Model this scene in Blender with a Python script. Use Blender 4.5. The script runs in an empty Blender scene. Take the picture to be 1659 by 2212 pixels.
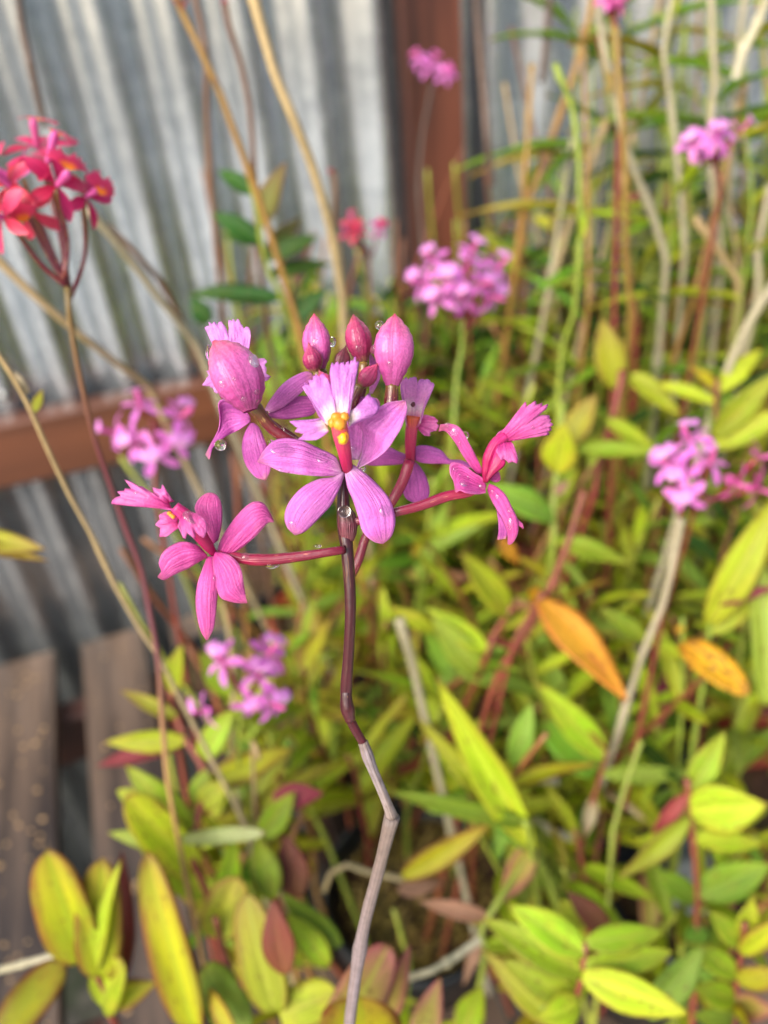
import bpy, math, random
from mathutils import Vector, Matrix, noise
from mathutils.bvhtree import BVHTree
R = math.radians
C = bpy.context.scene.collection
sc = bpy.context.scene

# ------------------------------------------------------------------ camera, sky, sun, exposure
F = 1663.0                                   # focal length in units where the picture is 1659 x 2212
ZB = 0.75                                    # bench top height
CAM = Vector((0, 0, ZB + 0.79))
_up = Vector((-260, 2450, 1663)).normalized()          # world up seen in camera axes (camera pitched 34 deg down, rolled 6 deg)
_fw = Vector((0, 0, -1)); _y = (_fw - _up * _fw.dot(_up)).normalized(); _x = _y.cross(_up)
ROT = Matrix((_x, _y, _up))                  # camera axes -> world axes
cd = bpy.data.cameras.new('camera'); cam = bpy.data.objects.new('camera', cd); C.objects.link(cam)
cam.matrix_world = Matrix.Translation(CAM) @ ROT.to_4x4()
cd.sensor_fit = 'VERTICAL'; cd.sensor_height = 34.6; cd.lens = 34.6 * F / 2212
cd.clip_start = 0.005; cd.clip_end = 400
FOCUS = 0.203
cd.dof.use_dof = True; cd.dof.focus_distance = FOCUS; cd.dof.aperture_fstop = cd.lens / 4.3
sc.camera = cam

w = bpy.data.worlds.new('World'); sc.world = w; w.use_nodes = True
nt = w.node_tree; bg = nt.nodes['Background']
sky = nt.nodes.new('ShaderNodeTexSky'); sky.sky_type = 'NISHITA'; sky.sun_disc = False
SUN_EL, SUN_AZ = R(40), R(222)
sky.sun_elevation = SUN_EL; sky.sun_rotation = SUN_AZ; sky.air_density = 1.0; sky.dust_density = 5.0
sky.ozone_density = 0.6
nt.links.new(sky.outputs[0], bg.inputs[0]); bg.inputs[1].default_value = 0.13
sl = bpy.data.lights.new('sun', 'SUN'); sl.energy = 2.0; sl.angle = R(45); sl.color = (1.0, 0.98, 0.95)
so = bpy.data.objects.new('sun', sl); C.objects.link(so)
sd = Vector((math.sin(SUN_AZ) * math.cos(SUN_EL), math.cos(SUN_AZ) * math.cos(SUN_EL), math.sin(SUN_EL)))
so.rotation_euler = sd.to_track_quat('Z', 'Y').to_euler(); so.location = (0, -1, 4)
sc.view_settings.view_transform = 'Standard'; sc.view_settings.look = 'None'
sc.view_settings.gamma = 1.0; sc.view_settings.use_curve_mapping = False
sc.view_settings.exposure = 0.88
sc.cycles.use_denoising = True
sc.cycles.max_bounces = 8; sc.cycles.transmission_bounces = 8; sc.cycles.transparent_max_bounces = 8
sc.cycles.sample_clamp_indirect = 6

def W(x, y, d):                              # point seen at (x, y) of the 1659-wide picture, d metres along the camera axis
    return CAM + ROT @ Vector(((x - 829.5) / F * d, -(y - 1106) / F * d, -d))
def ray(x, y): return ROT @ Vector(((x - 829.5) / F, -(y - 1106) / F, -1))
def px(p):
    q = ROT.transposed() @ (p - CAM); return (829.5 + F * q.x / -q.z, 1106 - F * q.y / -q.z)

# ------------------------------------------------------------------ materials
def N(nt, t, **k):
    n = nt.nodes.new(t)
    for a, b in k.items(): setattr(n, a, b)
    return n
def rgb(h):                                  # sRGB hex -> linear
    v = [int(h[i:i + 2], 16) / 255 for i in (0, 2, 4)]
    return tuple(c / 12.92 if c <= .04045 else ((c + .055) / 1.055) ** 2.4 for c in v) + (1,)
def ramp(nt, stops, src, interp='LINEAR'):
    r = N(nt, 'ShaderNodeValToRGB'); r.color_ramp.interpolation = interp
    e = r.color_ramp.elements
    while len(e) < len(stops): e.new(0.5)
    for i, (p, c) in enumerate(stops):
        e[i].position = p; e[i].color = c if len(c) == 4 else (*c, 1)
    nt.links.new(src, r.inputs[0]); return r.outputs[0]
def mixc(nt, f, a, b, mode='MIX'):
    m = N(nt, 'ShaderNodeMix', data_type='RGBA', blend_type=mode)
    for s, v in ((0, f), (6, a), (7, b)):
        if isinstance(v, (int, float)): m.inputs[s].default_value = v
        elif isinstance(v, tuple): m.inputs[s].default_value = v
        else: nt.links.new(v, m.inputs[s])
    return m.outputs[2]
def math_(nt, op, a, b=0.0, c=None):
    m = N(nt, 'ShaderNodeMath', operation=op)
    for i, v in enumerate((a, b, c)):
        if v is None: continue
        if isinstance(v, (int, float)): m.inputs[i].default_value = v
        else: nt.links.new(v, m.inputs[i])
    return m.outputs[0]
BL, WH = (0, 0, 0, 1), (1, 1, 1, 1)
def mat(name, stops, edge=None, mid=None, vein=None, blotch=None, cell=None, rough=.45, spec=.5, transl=0., hue=0., val=0.,
        bump=.0, coat=0., metal=0., sss=0., bumpscale=0.0004, spots=False):
    m = bpy.data.materials.new(name); m.use_nodes = True; nt = m.node_tree; L = nt.links
    p = nt.nodes['Principled BSDF']; out = nt.nodes['Material Output']
    tc = N(nt, 'ShaderNodeTexCoord'); sp = N(nt, 'ShaderNodeSeparateXYZ'); L.new(tc.outputs['UV'], sp.inputs[0])
    u, v = sp.outputs[0], sp.outputs[1]
    oi = N(nt, 'ShaderNodeObjectInfo')
    nz0 = N(nt, 'ShaderNodeTexNoise'); nz0.inputs['Scale'].default_value = 3
    cb = N(nt, 'ShaderNodeCombineXYZ'); L.new(u, cb.inputs[0]); L.new(v, cb.inputs[1]); L.new(math_(nt, 'MULTIPLY', oi.outputs['Random'], 30), cb.inputs[2])
    L.new(cb.outputs[0], nz0.inputs['Vector'])
    wob = math_(nt, 'ADD', v, math_(nt, 'MULTIPLY', math_(nt, 'SUBTRACT', nz0.outputs[0], .5), .25))
    col = ramp(nt, stops, wob)
    hgt = None
    ec = math_(nt, 'ABSOLUTE', math_(nt, 'SUBTRACT', math_(nt, 'MULTIPLY', u, 2), 1))
    if vein:
        su, vc, vs = vein
        cv = N(nt, 'ShaderNodeCombineXYZ'); L.new(math_(nt, 'MULTIPLY', u, su), cv.inputs[0]); L.new(math_(nt, 'MULTIPLY', v, su * .09), cv.inputs[1])
        L.new(math_(nt, 'MULTIPLY', oi.outputs['Random'], 30), cv.inputs[2])
        nv = N(nt, 'ShaderNodeTexNoise'); nv.inputs['Scale'].default_value = 1; nv.inputs['Detail'].default_value = 3; L.new(cv.outputs[0], nv.inputs['Vector'])
        vr = ramp(nt, [(.42, BL), (.62, WH)], nv.outputs[0])
        col = mixc(nt, math_(nt, 'MULTIPLY', vr, vs), col, vc); hgt = vr
    if edge:
        c, s, k = edge
        col = mixc(nt, math_(nt, 'MULTIPLY', ramp(nt, [(s, BL), (1, WH)], math_(nt, 'ADD', ec, math_(nt, 'MULTIPLY', math_(nt, 'SUBTRACT', nz0.outputs[0], .5), .5))), k), col, c)
    if mid:
        c, s, k = mid
        col = mixc(nt, math_(nt, 'MULTIPLY', ramp(nt, [(0, WH), (s, BL)], ec), k), col, c)
    if blotch:
        sc_, lo, hi, c, k = blotch
        nb = N(nt, 'ShaderNodeTexNoise'); nb.inputs['Scale'].default_value = sc_; nb.inputs['Detail'].default_value = 4
        L.new(cb.outputs[0], nb.inputs['Vector'])
        col = mixc(nt, math_(nt, 'MULTIPLY', ramp(nt, [(lo, BL), (hi, WH)], nb.outputs[0]), k), col, c)
    if cell:
        s, k = cell
        vo = N(nt, 'ShaderNodeTexNoise'); vo.inputs['Scale'].default_value = s; vo.inputs['Detail'].default_value = 2; L.new(tc.outputs['Object'], vo.inputs['Vector'])
        g = ramp(nt, [(.3, (1 - k, 1 - k, 1 - k, 1)), (.7, (1 + 0, 1, 1, 1))], vo.outputs[0])
        col = mixc(nt, 1.0, col, g, 'MULTIPLY')
        hgt = vo.outputs[0] if hgt is None else math_(nt, 'ADD', hgt, vo.outputs[0])
    if spots:
        ns = N(nt, 'ShaderNodeTexNoise'); ns.inputs['Scale'].default_value = 11; ns.inputs['Detail'].default_value = 5; L.new(cb.outputs[0], ns.inputs['Vector'])
        col = mixc(nt, math_(nt, 'MULTIPLY', ramp(nt, [(.6, BL), (.68, WH)], ns.outputs[0]), .75), col, rgb('7c5a26'))
        col = mixc(nt, math_(nt, 'MULTIPLY', ramp(nt, [(.93, BL), (1, WH)], wob), .7), col, rgb('8a5a2c'))
    if hue or val:
        hs = N(nt, 'ShaderNodeHueSaturation')
        L.new(math_(nt, 'ADD', .5, math_(nt, 'MULTIPLY', math_(nt, 'SUBTRACT', oi.outputs['Random'], .5), hue)), hs.inputs['Hue'])
        L.new(math_(nt, 'ADD', 1, math_(nt, 'MULTIPLY', math_(nt, 'SUBTRACT', math_(nt, 'FRACT', math_(nt, 'MULTIPLY', oi.outputs['Random'], 7.31)), .5), val)), hs.inputs['Value'])
        L.new(col, hs.inputs['Color']); col = hs.outputs[0]
    L.new(col, p.inputs['Base Color'])
    p.inputs['Roughness'].default_value = rough; p.inputs['Specular IOR Level'].default_value = spec
    p.inputs['Metallic'].default_value = metal; p.inputs['Coat Weight'].default_value = coat; p.inputs['Coat Roughness'].default_value = .12
    if hgt is not None and bump:
        b = N(nt, 'ShaderNodeBump'); b.inputs['Strength'].default_value = bump; b.inputs['Distance'].default_value = bumpscale
        L.new(hgt, b.inputs['Height']); L.new(b.outputs[0], p.inputs['Normal'])
    if transl:
        t = N(nt, 'ShaderNodeBsdfTranslucent'); L.new(col, t.inputs[0])
        mx = N(nt, 'ShaderNodeMixShader'); mx.inputs[0].default_value = transl
        L.new(p.outputs[0], mx.inputs[1]); L.new(t.outputs[0], mx.inputs[2]); L.new(mx.outputs[0], out.inputs[0])
    return m

PT = dict(rough=.4, spec=.5, transl=.33, bump=.7, cell=(1700, .2), bumpscale=.0003)
M = {}
M['violet'] = mat('petal_violet', [(0, rgb('ecc0e6')), (.18, rgb('e986da')), (.8, rgb('e77ed8')), (1, rgb('ec92ba'))], vein=(18, rgb('c850bc'), .45), edge=(rgb('ec9ce4'), .75, .45), blotch=(9, .71, .74, rgb('8e2a62'), .8), **PT)
M['violet_deep'] = mat('petal_violet_deep', [(0, rgb('cc66b8')), (.2, rgb('e070cc')), (.85, rgb('de68c4')), (1, rgb('e69aa8'))], vein=(16, rgb('b84fae'), .6), **PT)
M['pink'] = mat('petal_pink', [(0, rgb('da3f9c')), (.25, rgb('ee62bc')), (.85, rgb('f06cbe')), (1, rgb('e07ca0'))], vein=(18, rgb('cf3496'), .55), edge=(rgb('f08cc8'), .75, .45), **PT)
M['lip'] = mat('lip_white_to_violet', [(0, rgb('ffe9a0')), (.1, rgb('fff2dc')), (.24, rgb('f6dcec')), (.42, rgb('dc8cda')), (1, rgb('d47cd4'))], vein=(7, rgb('cf7cd2'), .22), **PT)
M['lip_violet'] = mat('lip_violet', [(0, rgb('cf80cc')), (.5, rgb('dc86da')), (1, rgb('e094de'))], vein=(9, rgb('cf7cd2'), .35), **PT)
M['lip_pink'] = mat('lip_pink', [(0, rgb('d42a80')), (.35, rgb('e255a8')), (1, rgb('ea80c6'))], vein=(10, rgb('cf3f98'), .6), **PT)
M['lip_far'] = mat('lip_pink_fading_to_white', [(0, rgb('e05a90')), (.25, rgb('f0a0b8')), (.42, rgb('f6dce0')), (.6, rgb('e48ccc')), (1, rgb('e08ad8'))], vein=(9, rgb('cf70c2'), .35), **PT)
M['column'] = mat('column_crimson', [(0, rgb('9c0c3c')), (.4, rgb('cc2c60')), (.72, rgb('e05070')), (1, rgb('f07840'))], vein=(14, rgb('c01e58'), .5), rough=.32, transl=.15, bump=.3, cell=(1200, .1))
M['column_deep'] = mat('column_deep', [(0, rgb('900a40')), (.5, rgb('b81860')), (1, rgb('d43a88'))], vein=(14, rgb('a80d4e'), .5), rough=.32, transl=.15, bump=.3, cell=(1200, .1))
M['orange'] = mat('callus_orange', [(0, rgb('e87a1c')), (1, rgb('f4b038'))], rough=.3, cell=(1500, .1), bump=.3, transl=.15)
M['yellow'] = mat('anther_yellow', [(0, rgb('f4a010')), (1, rgb('f2cf20'))], rough=.25, transl=.1)
M['pedicel'] = mat('pedicel_crimson', [(0, rgb('680c28')), (.6, rgb('7e1034')), (1, rgb('b01c4c'))], vein=(10, rgb('8a1030'), .5), rough=.25, coat=.3, blotch=(8, .64, .7, rgb('c87a5a'), .6), cell=(900, .15), bump=.3)
M['pedicel_maroon'] = mat('pedicel_maroon', [(0, rgb('701828')), (.6, rgb('6e1a26')), (.92, rgb('6f5020')), (1, rgb('80702c'))], vein=(10, rgb('5c1020'), .5), rough=.25, coat=.3, blotch=(7, .6, .66, rgb('b08a4a'), .7), cell=(900, .15), bump=.3)
M['bud'] = mat('bud_pink', [(0, rgb('a84a7e')), (.2, rgb('c2549c')), (.6, rgb('e070b6')), (.88, rgb('ea7498')), (1, rgb('d84848'))], vein=(13, rgb('b83486'), .6), rough=.36, transl=.12, cell=(1500, .28), bump=.45, coat=.2)
M['bud_dark'] = mat('bud_crimson', [(0, rgb('6a6a2a')), (.14, rgb('8a2a4c')), (.5, rgb('b03468')), (.85, rgb('cc5078')), (1, rgb('a05040'))], vein=(13, rgb('7a1844'), .65), rough=.38, cell=(1500, .3), bump=.45, coat=.2)
M['bud_brown'] = mat('bud_brown', [(0, rgb('5a4a2a')), (.5, rgb('6a2a3c')), (1, rgb('8a4a50'))], vein=(14, rgb('3a1420'), .6), rough=.45, cell=(800, .3), bump=.6)
M['stem'] = mat('stem_maroon', [(0, rgb('340c18')), (.5, rgb('400e18')), (1, rgb('521420'))], vein=(8, rgb('38101a'), .5), rough=.3, coat=.4, blotch=(11, .62, .68, rgb('86603a'), .6), cell=(500, .25), bump=.3)
M['reed'] = mat('cane_grey', [(0, rgb('7c6c64')), (.1, rgb('94868a')), (.5, rgb('9a8c8c')), (1, rgb('908078'))], vein=(9, rgb('74645c'), .5), rough=.5, cell=(400, .25), bump=.5, blotch=(9, .55, .7, rgb('6a4e3c'), .5))
def cane_mat(n, a, b, c, v): return mat(n, [(0, rgb(a)), (.5, rgb(b)), (1, rgb(c))], vein=(8, rgb(v), .5), rough=.5, cell=(250, .25), bump=.4, blotch=(6, .5, .7, rgb(v), .5), hue=.02, val=.2)
M['tan'] = cane_mat('cane_tan', 'a8905c', 'c4b48c', 'c0aa84', '8a7a58')
M['ochre'] = cane_mat('cane_ochre', '9a7a30', 'b88a48', 'a06a48', '7a5a30')
M['brown'] = cane_mat('cane_brown', '6a4a34', '8a6450', '7a4e46', '4a3426')
M['olive'] = cane_mat('cane_olive', '8a9a34', '94a038', 'b0b444', '6a7a28')
M['white_cane'] = cane_mat('cane_white', 'a8a080', 'c4bc9c', 'c8c0a8', '80745a')
M['rope'] = cane_mat('root_brown', '4e3c30', '6a5244', '5e4a40', '2c221c')
M['redstem'] = cane_mat('stem_red', '8a4a34', '9a4438', '8a5a34', '6a2a24')
LF = dict(rough=.42, spec=.4, transl=.48, bump=.3, cell=(160, .22), hue=.04, val=.5, bumpscale=.0006, spots=True)
def leaf_mat(n, a, b, c, edge=None, blotch=None, vein='7a8a1e', mid=None):
    return mat(n, [(0, rgb(a)), (.5, rgb(b)), (1, rgb(c))], edge=edge, blotch=blotch, vein=(9, rgb(vein), .5), mid=(rgb(mid or 'd0d850'), .16, .6), **LF)
M['lime'] = leaf_mat('leaf_lime', 'c4d834', 'bedc28', 'd0d83c', edge=(rgb('b89a3c'), .7, .55), blotch=(3, .5, .75, rgb('d8d040'), .6))
M['lime_pale'] = leaf_mat('leaf_pale', 'a8c440', 'b2d04c', 'bcd454', vein='90b43c', blotch=(3, .5, .75, rgb('8cc048'), .5), mid='c8dc70')
M['green'] = leaf_mat('leaf_green', '80a830', '8cbc30', 'a2c438', vein='588420', blotch=(3, .5, .75, rgb('a8bc3c'), .6), mid='9cc040')
M['deep'] = leaf_mat('leaf_deep_green', '34601c', '3c6e22', '4a7a26', vein='2a5018', mid='6a9838')
M['olive_leaf'] = leaf_mat('leaf_olive', 'b8c434', 'c8cc30', 'c4ac48', edge=(rgb('a0603a'), .6, .6), vein='808a1c')
M['dull_olive'] = leaf_mat('leaf_dull_olive', '6c7430', '80803a', '8a6c44', edge=(rgb('8a5a40'), .5, .7), vein='5c6420', mid='9a9850')
M['gold'] = leaf_mat('leaf_golden', 'c4c420', 'ccc824', 'c4a43c', edge=(rgb('8c3a2c'), .5, 1.0), blotch=(3, .5, .72, rgb('b4c028'), .7), vein='a0a018', mid='b0c028')
M['orange_leaf'] = leaf_mat('leaf_orange', 'f2c044', 'f4c83c', 'f0ac38', edge=(rgb('e88440'), .6, .5), blotch=(2.2, .56, .68, rgb('d05050'), .6), vein='d08820', mid='e8b830')
M['amber_leaf'] = leaf_mat('leaf_amber', 'e0a428', 'f2c42c', 'ecb428', blotch=(7, .5, .6, rgb('7a4a1c'), .75), vein='c08020', mid='e8c030')
M['blush'] = leaf_mat('leaf_blush', 'd4c864', 'c8b050', 'd06a80', edge=(rgb('c85a78'), .45, .7), vein='c0a050')
M['rust'] = leaf_mat('leaf_rust', 'a06a3c', 'a0583c', '905040', vein='8a4a30', mid='b07a4a')
M['red_leaf'] = leaf_mat('leaf_red', 'a84a48', 'b05058', '9a3a44', vein='8a3038', mid='c06a68')
M['dry'] = leaf_mat('leaf_dry', 'b89070', 'c8a080', 'b08a68', vein='8a6a4c', mid='d0b090')
M['white_leaf'] = leaf_mat('leaf_bleached', 'd8c890', 'e4d8b0', 'd0a878', vein='b8a070', mid='f0e8d0')
M['pale_leaf'] = leaf_mat('leaf_pale_green', 'a0b060', 'b8c888', 'c8d0a0', vein='90a060', mid='d0d8b0')
M['two_tone'] = mat('stem_green_to_maroon', [(0, rgb('6a5a28')), (.06, rgb('6e4a2c')), (.12, rgb('5e2430')), (.3, rgb('74404a')), (.42, rgb('a88450')), (.6, rgb('8a6a3c')), (.7, rgb('b4a078')), (1, rgb('a89470'))], rough=.4, vein=(8, rgb('6a4a30'), .3))
M['fl_pink'] = mat('far_petal_pink', [(0, rgb('e08ad0')), (1, rgb('e27ad6'))], vein=(14, rgb('cc5abc'), .4), rough=.45, transl=.35, hue=.03, val=.15)
M['fl_rose'] = mat('far_petal_rose', [(0, rgb('e06aac')), (1, rgb('e26ab6'))], vein=(14, rgb('c84a94'), .4), rough=.45, transl=.35, hue=.03, val=.15)
M['fl_red'] = mat('far_petal_red', [(0, rgb('c41c48')), (.5, rgb('d8284e')), (1, rgb('e23a5e'))], vein=(14, rgb('a80c3a'), .5), rough=.42, transl=.3, hue=.02, val=.25)
M['fl_crimson'] = mat('far_petal_crimson', [(0, rgb('b0144c')), (.5, rgb('d02660')), (1, rgb('dc3c70'))], vein=(14, rgb('9c0c42'), .5), rough=.42, transl=.3, hue=.02, val=.25)
M['lip_red'] = mat('lip_red_with_orange_throat', [(0, rgb('ff9a1c')), (.25, rgb('f8782c')), (.45, rgb('d42a58')), (1, rgb('d83c6c'))], rough=.42, transl=.3, val=.2)
M['fl_coral'] = mat('far_petal_coral', [(0, rgb('cc2c54')), (1, rgb('e2486c'))], vein=(14, rgb('c83048'), .4), rough=.42, transl=.3, hue=.02, val=.15)
M['fl_white'] = mat('far_lip_pale', [(0, rgb('f4c8dc')), (.3, rgb('e8a4e0')), (1, rgb('e08adc'))], rough=.45, transl=.3)

def simple(name, c1, c2, scale, rough=.7, bump=.4, coords='Object', stretch=(1, 1, 1), metal=0., dist=.003, c3=None, coat=0, lo=.32, hi=.68):
    m = bpy.data.materials.new(name); m.use_nodes = True; nt = m.node_tree; L = nt.links; p = nt.nodes['Principled BSDF']
    tc = N(nt, 'ShaderNodeTexCoord'); mp = N(nt, 'ShaderNodeMapping'); mp.inputs['Scale'].default_value = stretch
    L.new(tc.outputs[coords], mp.inputs[0])
    nz = N(nt, 'ShaderNodeTexNoise'); nz.inputs['Scale'].default_value = scale; nz.inputs['Detail'].default_value = 8; nz.inputs['Roughness'].default_value = .6
    L.new(mp.outputs[0], nz.inputs['Vector'])
    col = ramp(nt, [(lo, c1), (hi, c2)], nz.outputs[0])
    if c3:
        n2 = N(nt, 'ShaderNodeTexNoise'); n2.inputs['Scale'].default_value = scale * .23; n2.inputs['Detail'].default_value = 5; L.new(mp.outputs[0], n2.inputs['Vector'])
        col = mixc(nt, ramp(nt, [(.5, BL), (.64, (.8, .8, .8, 1))], n2.outputs[0]), col, c3)
    L.new(col, p.inputs['Base Color']); p.inputs['Roughness'].default_value = rough; p.inputs['Metallic'].default_value = metal
    p.inputs['Coat Weight'].default_value = coat; p.inputs['Coat Roughness'].default_value = .25
    b = N(nt, 'ShaderNodeBump'); b.inputs['Strength'].default_value = bump; b.inputs['Distance'].default_value = dist
    L.new(nz.outputs[0], b.inputs['Height']); L.new(b.outputs[0], p.inputs['Normal'])
    return m
M['post_wood'] = simple('wet_cedar', rgb('2a1510'), rgb('7c4632'), 12, lo=.4, hi=.62, stretch=(1, 1, .06), rough=.5, c3=rgb('3a1d16'), coat=.1)
M['rail_wood'] = simple('cedar_rail', rgb('28120c'), rgb('845034'), 9, lo=.4, hi=.62, stretch=(.05, 1, 1), rough=.5, c3=rgb('2e1a14'), coat=.2)
M['slat_wood'] = simple('weathered_slat', rgb('241a16'), rgb('86705e'), 12, lo=.4, hi=.64, stretch=(1, .07, 1), rough=.55, c3=rgb('30201c'), coat=.15)
M['beam_wood'] = simple('dark_beam', rgb('2a140e'), rgb('4e281c'), 22, stretch=(.07, 1, 1), rough=.6)
M['ground'] = simple('gravel', rgb('2a2a28'), rgb('6a685f'), 40, rough=.9, bump=.8, c3=rgb('34402a'))
M['reflector'] = simple('pale_reflector', rgb('9a9a94'), rgb('c4c4be'), 6, rough=.8, bump=.2)  # pale tone of the added reflecting slab
M['black_pot'] = simple('black_plastic', rgb('16191b'), rgb('22272a'), 30, rough=.38, bump=.1)
M['clay_pot'] = simple('terracotta_plastic', rgb('8a3a24'), rgb('a84a30'), 20, rough=.5, bump=.15)
M['maroon_pot'] = simple('maroon_plastic', rgb('4c0c1a'), rgb('6c1428'), 20, rough=.4, bump=.1)
M['soil'] = simple('bark_mix', rgb('1e140e'), rgb('5c4028'), 90, rough=.85, bump=1.0, dist=.006, c3=rgb('4a4a1c'))
M['moss'] = mat('moss_strands', [(0, rgb('6a5424')), (.5, rgb('8a7a34')), (1, rgb('a08a50'))], rough=.8, val=.4)
M['stone'] = simple('grey_stone', rgb('5c6468'), rgb('b0b8bc'), 60, rough=.6, bump=.8)
M['wire'] = simple('wire_metal', rgb('808280'), rgb('a8aaa8'), 40, rough=.4, metal=.8)

def metal_sheet():
    m = bpy.data.materials.new('galvanised_sheet'); m.use_nodes = True; nt = m.node_tree; L = nt.links; p = nt.nodes['Principled BSDF']
    tc = N(nt, 'ShaderNodeTexCoord')
    vo = N(nt, 'ShaderNodeTexVoronoi'); vo.inputs['Scale'].default_value = 60; L.new(tc.outputs['Object'], vo.inputs['Vector'])
    spg = ramp(nt, [(0, rgb('b4bcc3')), (1, rgb('d2d9de'))], vo.outputs['Color'])
    mp = N(nt, 'ShaderNodeMapping'); mp.inputs['Scale'].default_value = (9, 9, 1.6); L.new(tc.outputs['Object'], mp.inputs[0])
    nz = N(nt, 'ShaderNodeTexNoise'); nz.inputs['Scale'].default_value = 1.6; nz.inputs['Detail'].default_value = 7; L.new(mp.outputs[0], nz.inputs['Vector'])
    col = mixc(nt, ramp(nt, [(.52, BL), (.76, (.45, .45, .45, 1))], nz.outputs[0]), spg, rgb('6e6660'))
    sp = N(nt, 'ShaderNodeSeparateXYZ'); L.new(tc.outputs['Object'], sp.inputs[0])
    lo = ramp(nt, [(0, WH), (1, BL)], math_(nt, 'ADD', math_(nt, 'MULTIPLY', math_(nt, 'SUBTRACT', sp.outputs[2], .75), 2.6), math_(nt, 'MULTIPLY', math_(nt, 'SUBTRACT', nz.outputs[0], .5), 1.6)))
    col = mixc(nt, math_(nt, 'MULTIPLY', lo, .35), col, rgb('5a5450'))      # splashed dirt low on the sheet
    L.new(col, p.inputs['Base Color']); p.inputs['Metallic'].default_value = .85
    L.new(ramp(nt, [(.3, (.19, .19, .19, 1)), (.75, (.25, .25, .25, 1))], nz.outputs[0]), p.inputs['Roughness'])
    b = N(nt, 'ShaderNodeBump'); b.inputs['Strength'].default_value = .2; b.inputs['Distance'].default_value = .002
    L.new(nz.outputs[0], b.inputs['Height']); L.new(b.outputs[0], p.inputs['Normal'])
    return m
M['sheet'] = metal_sheet()
def water_mat():
    m = bpy.data.materials.new('water'); m.use_nodes = True; p = m.node_tree.nodes['Principled BSDF']
    p.inputs['Base Color'].default_value = WH; p.inputs['Roughness'].default_value = 0; p.inputs['IOR'].default_value = 1.33
    p.inputs['Transmission Weight'].default_value = 1
    return m
M['water'] = water_mat()
def thin_water():                            # a bead lying on a petal: mostly clear, so the petal under it stays lit
    m = bpy.data.materials.new('water_bead'); m.use_nodes = True; nt = m.node_tree; nt.nodes.remove(nt.nodes['Principled BSDF'])
    out = nt.nodes['Material Output']; g = N(nt, 'ShaderNodeBsdfGlass'); g.inputs['IOR'].default_value = 1.33; g.inputs['Roughness'].default_value = 0
    t = N(nt, 'ShaderNodeBsdfTransparent'); mx = N(nt, 'ShaderNodeMixShader'); mx.inputs[0].default_value = .5
    gl = N(nt, 'ShaderNodeBsdfGlossy'); gl.inputs['Roughness'].default_value = .03; fr_ = N(nt, 'ShaderNodeFresnel'); fr_.inputs['IOR'].default_value = 1.6
    m2 = N(nt, 'ShaderNodeMixShader'); nt.links.new(t.outputs[0], mx.inputs[1]); nt.links.new(g.outputs[0], mx.inputs[2])
    ge = N(nt, 'ShaderNodeNewGeometry'); nt.links.new(math_(nt, 'MULTIPLY', fr_.outputs[0], math_(nt, 'SUBTRACT', 1.0, ge.outputs['Backfacing'])), m2.inputs[0]); nt.links.new(mx.outputs[0], m2.inputs[1]); nt.links.new(gl.outputs[0], m2.inputs[2]); nt.links.new(m2.outputs[0], out.inputs[0])
    return m
M['water_thin'] = thin_water()

# ------------------------------------------------------------------ mesh helpers
def link(name, me, parent=None, m=None):
    o = bpy.data.objects.new(name, me); C.objects.link(o)
    if m is not None and me is not None and not me.materials: me.materials.append(M[m] if isinstance(m, str) else m)
    if parent is not None:
        o.parent = parent
        if parent.type == 'EMPTY': pass
    return o
def thing(name, label, cat, loc, group=None, kind=None):
    o = bpy.data.objects.new(name, None); C.objects.link(o); o.location = loc; o.empty_display_size = .01
    o['label'] = label; o['category'] = cat
    if group: o['group'] = group
    return o
def sub(name, parent):                       # an Empty part
    o = bpy.data.objects.new(name, None); C.objects.link(o); o.parent = parent; o.empty_display_size = .01
    return o
def origin(o):                               # world position of a thing root / part (no rotations are used on Empties)
    v = Vector((0, 0, 0))
    while o is not None: v += o.location; o = o.parent
    return v
BV, BF = [], []                              # world-space triangles of the focus orchid, for resting drops on it
def make(name, verts, faces, uvs, mt, parent, smooth=True, thick=0., collect=False):
    """verts in world space; uvs per vertex"""
    off = origin(parent) if parent is not None else Vector((0, 0, 0))
    me = bpy.data.meshes.new(name); me.from_pydata([v - off for v in verts], [], faces)
    if uvs is not None:
        uv = me.uv_layers.new(name='UVMap')
        for l in me.loops: uv.data[l.index].uv = uvs[l.vertex_index]
    me.update()
    if smooth:
        for p in me.polygons: p.use_smooth = True
    o = link(name, me, parent, mt)
    if thick:
        s = o.modifiers.new('thickness', 'SOLIDIFY'); s.thickness = thick; s.offset = 0
    if collect:
        n = len(BV); BV.extend(verts); BF.extend([[i + n for i in f] for f in faces])
    return o
def catmull(pts, n):
    """n points evenly spaced along a smooth curve through pts (tuples of any length)"""
    pts = [tuple(p) for p in pts]
    if len(pts) == 2: dense = [tuple(a + (b - a) * t / 40 for a, b in zip(*pts)) for t in range(41)]
    else:
        q = [tuple(2 * a - b for a, b in zip(pts[0], pts[1]))] + pts + [tuple(2 * a - b for a, b in zip(pts[-1], pts[-2]))]
        dense = []
        for i in range(1, len(q) - 2):
            for k in range(14):
                t = k / 14
                dense.append(tuple(.5 * (2 * p1 + (p2 - p0) * t + (2 * p0 - 5 * p1 + 4 * p2 - p3) * t * t + (3 * p1 - p0 - 3 * p2 + p3) * t ** 3)
                                   for p0, p1, p2, p3 in zip(q[i - 1], q[i], q[i + 1], q[i + 2])))
        dense.append(pts[-1])
    return resample(dense, n)
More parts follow.
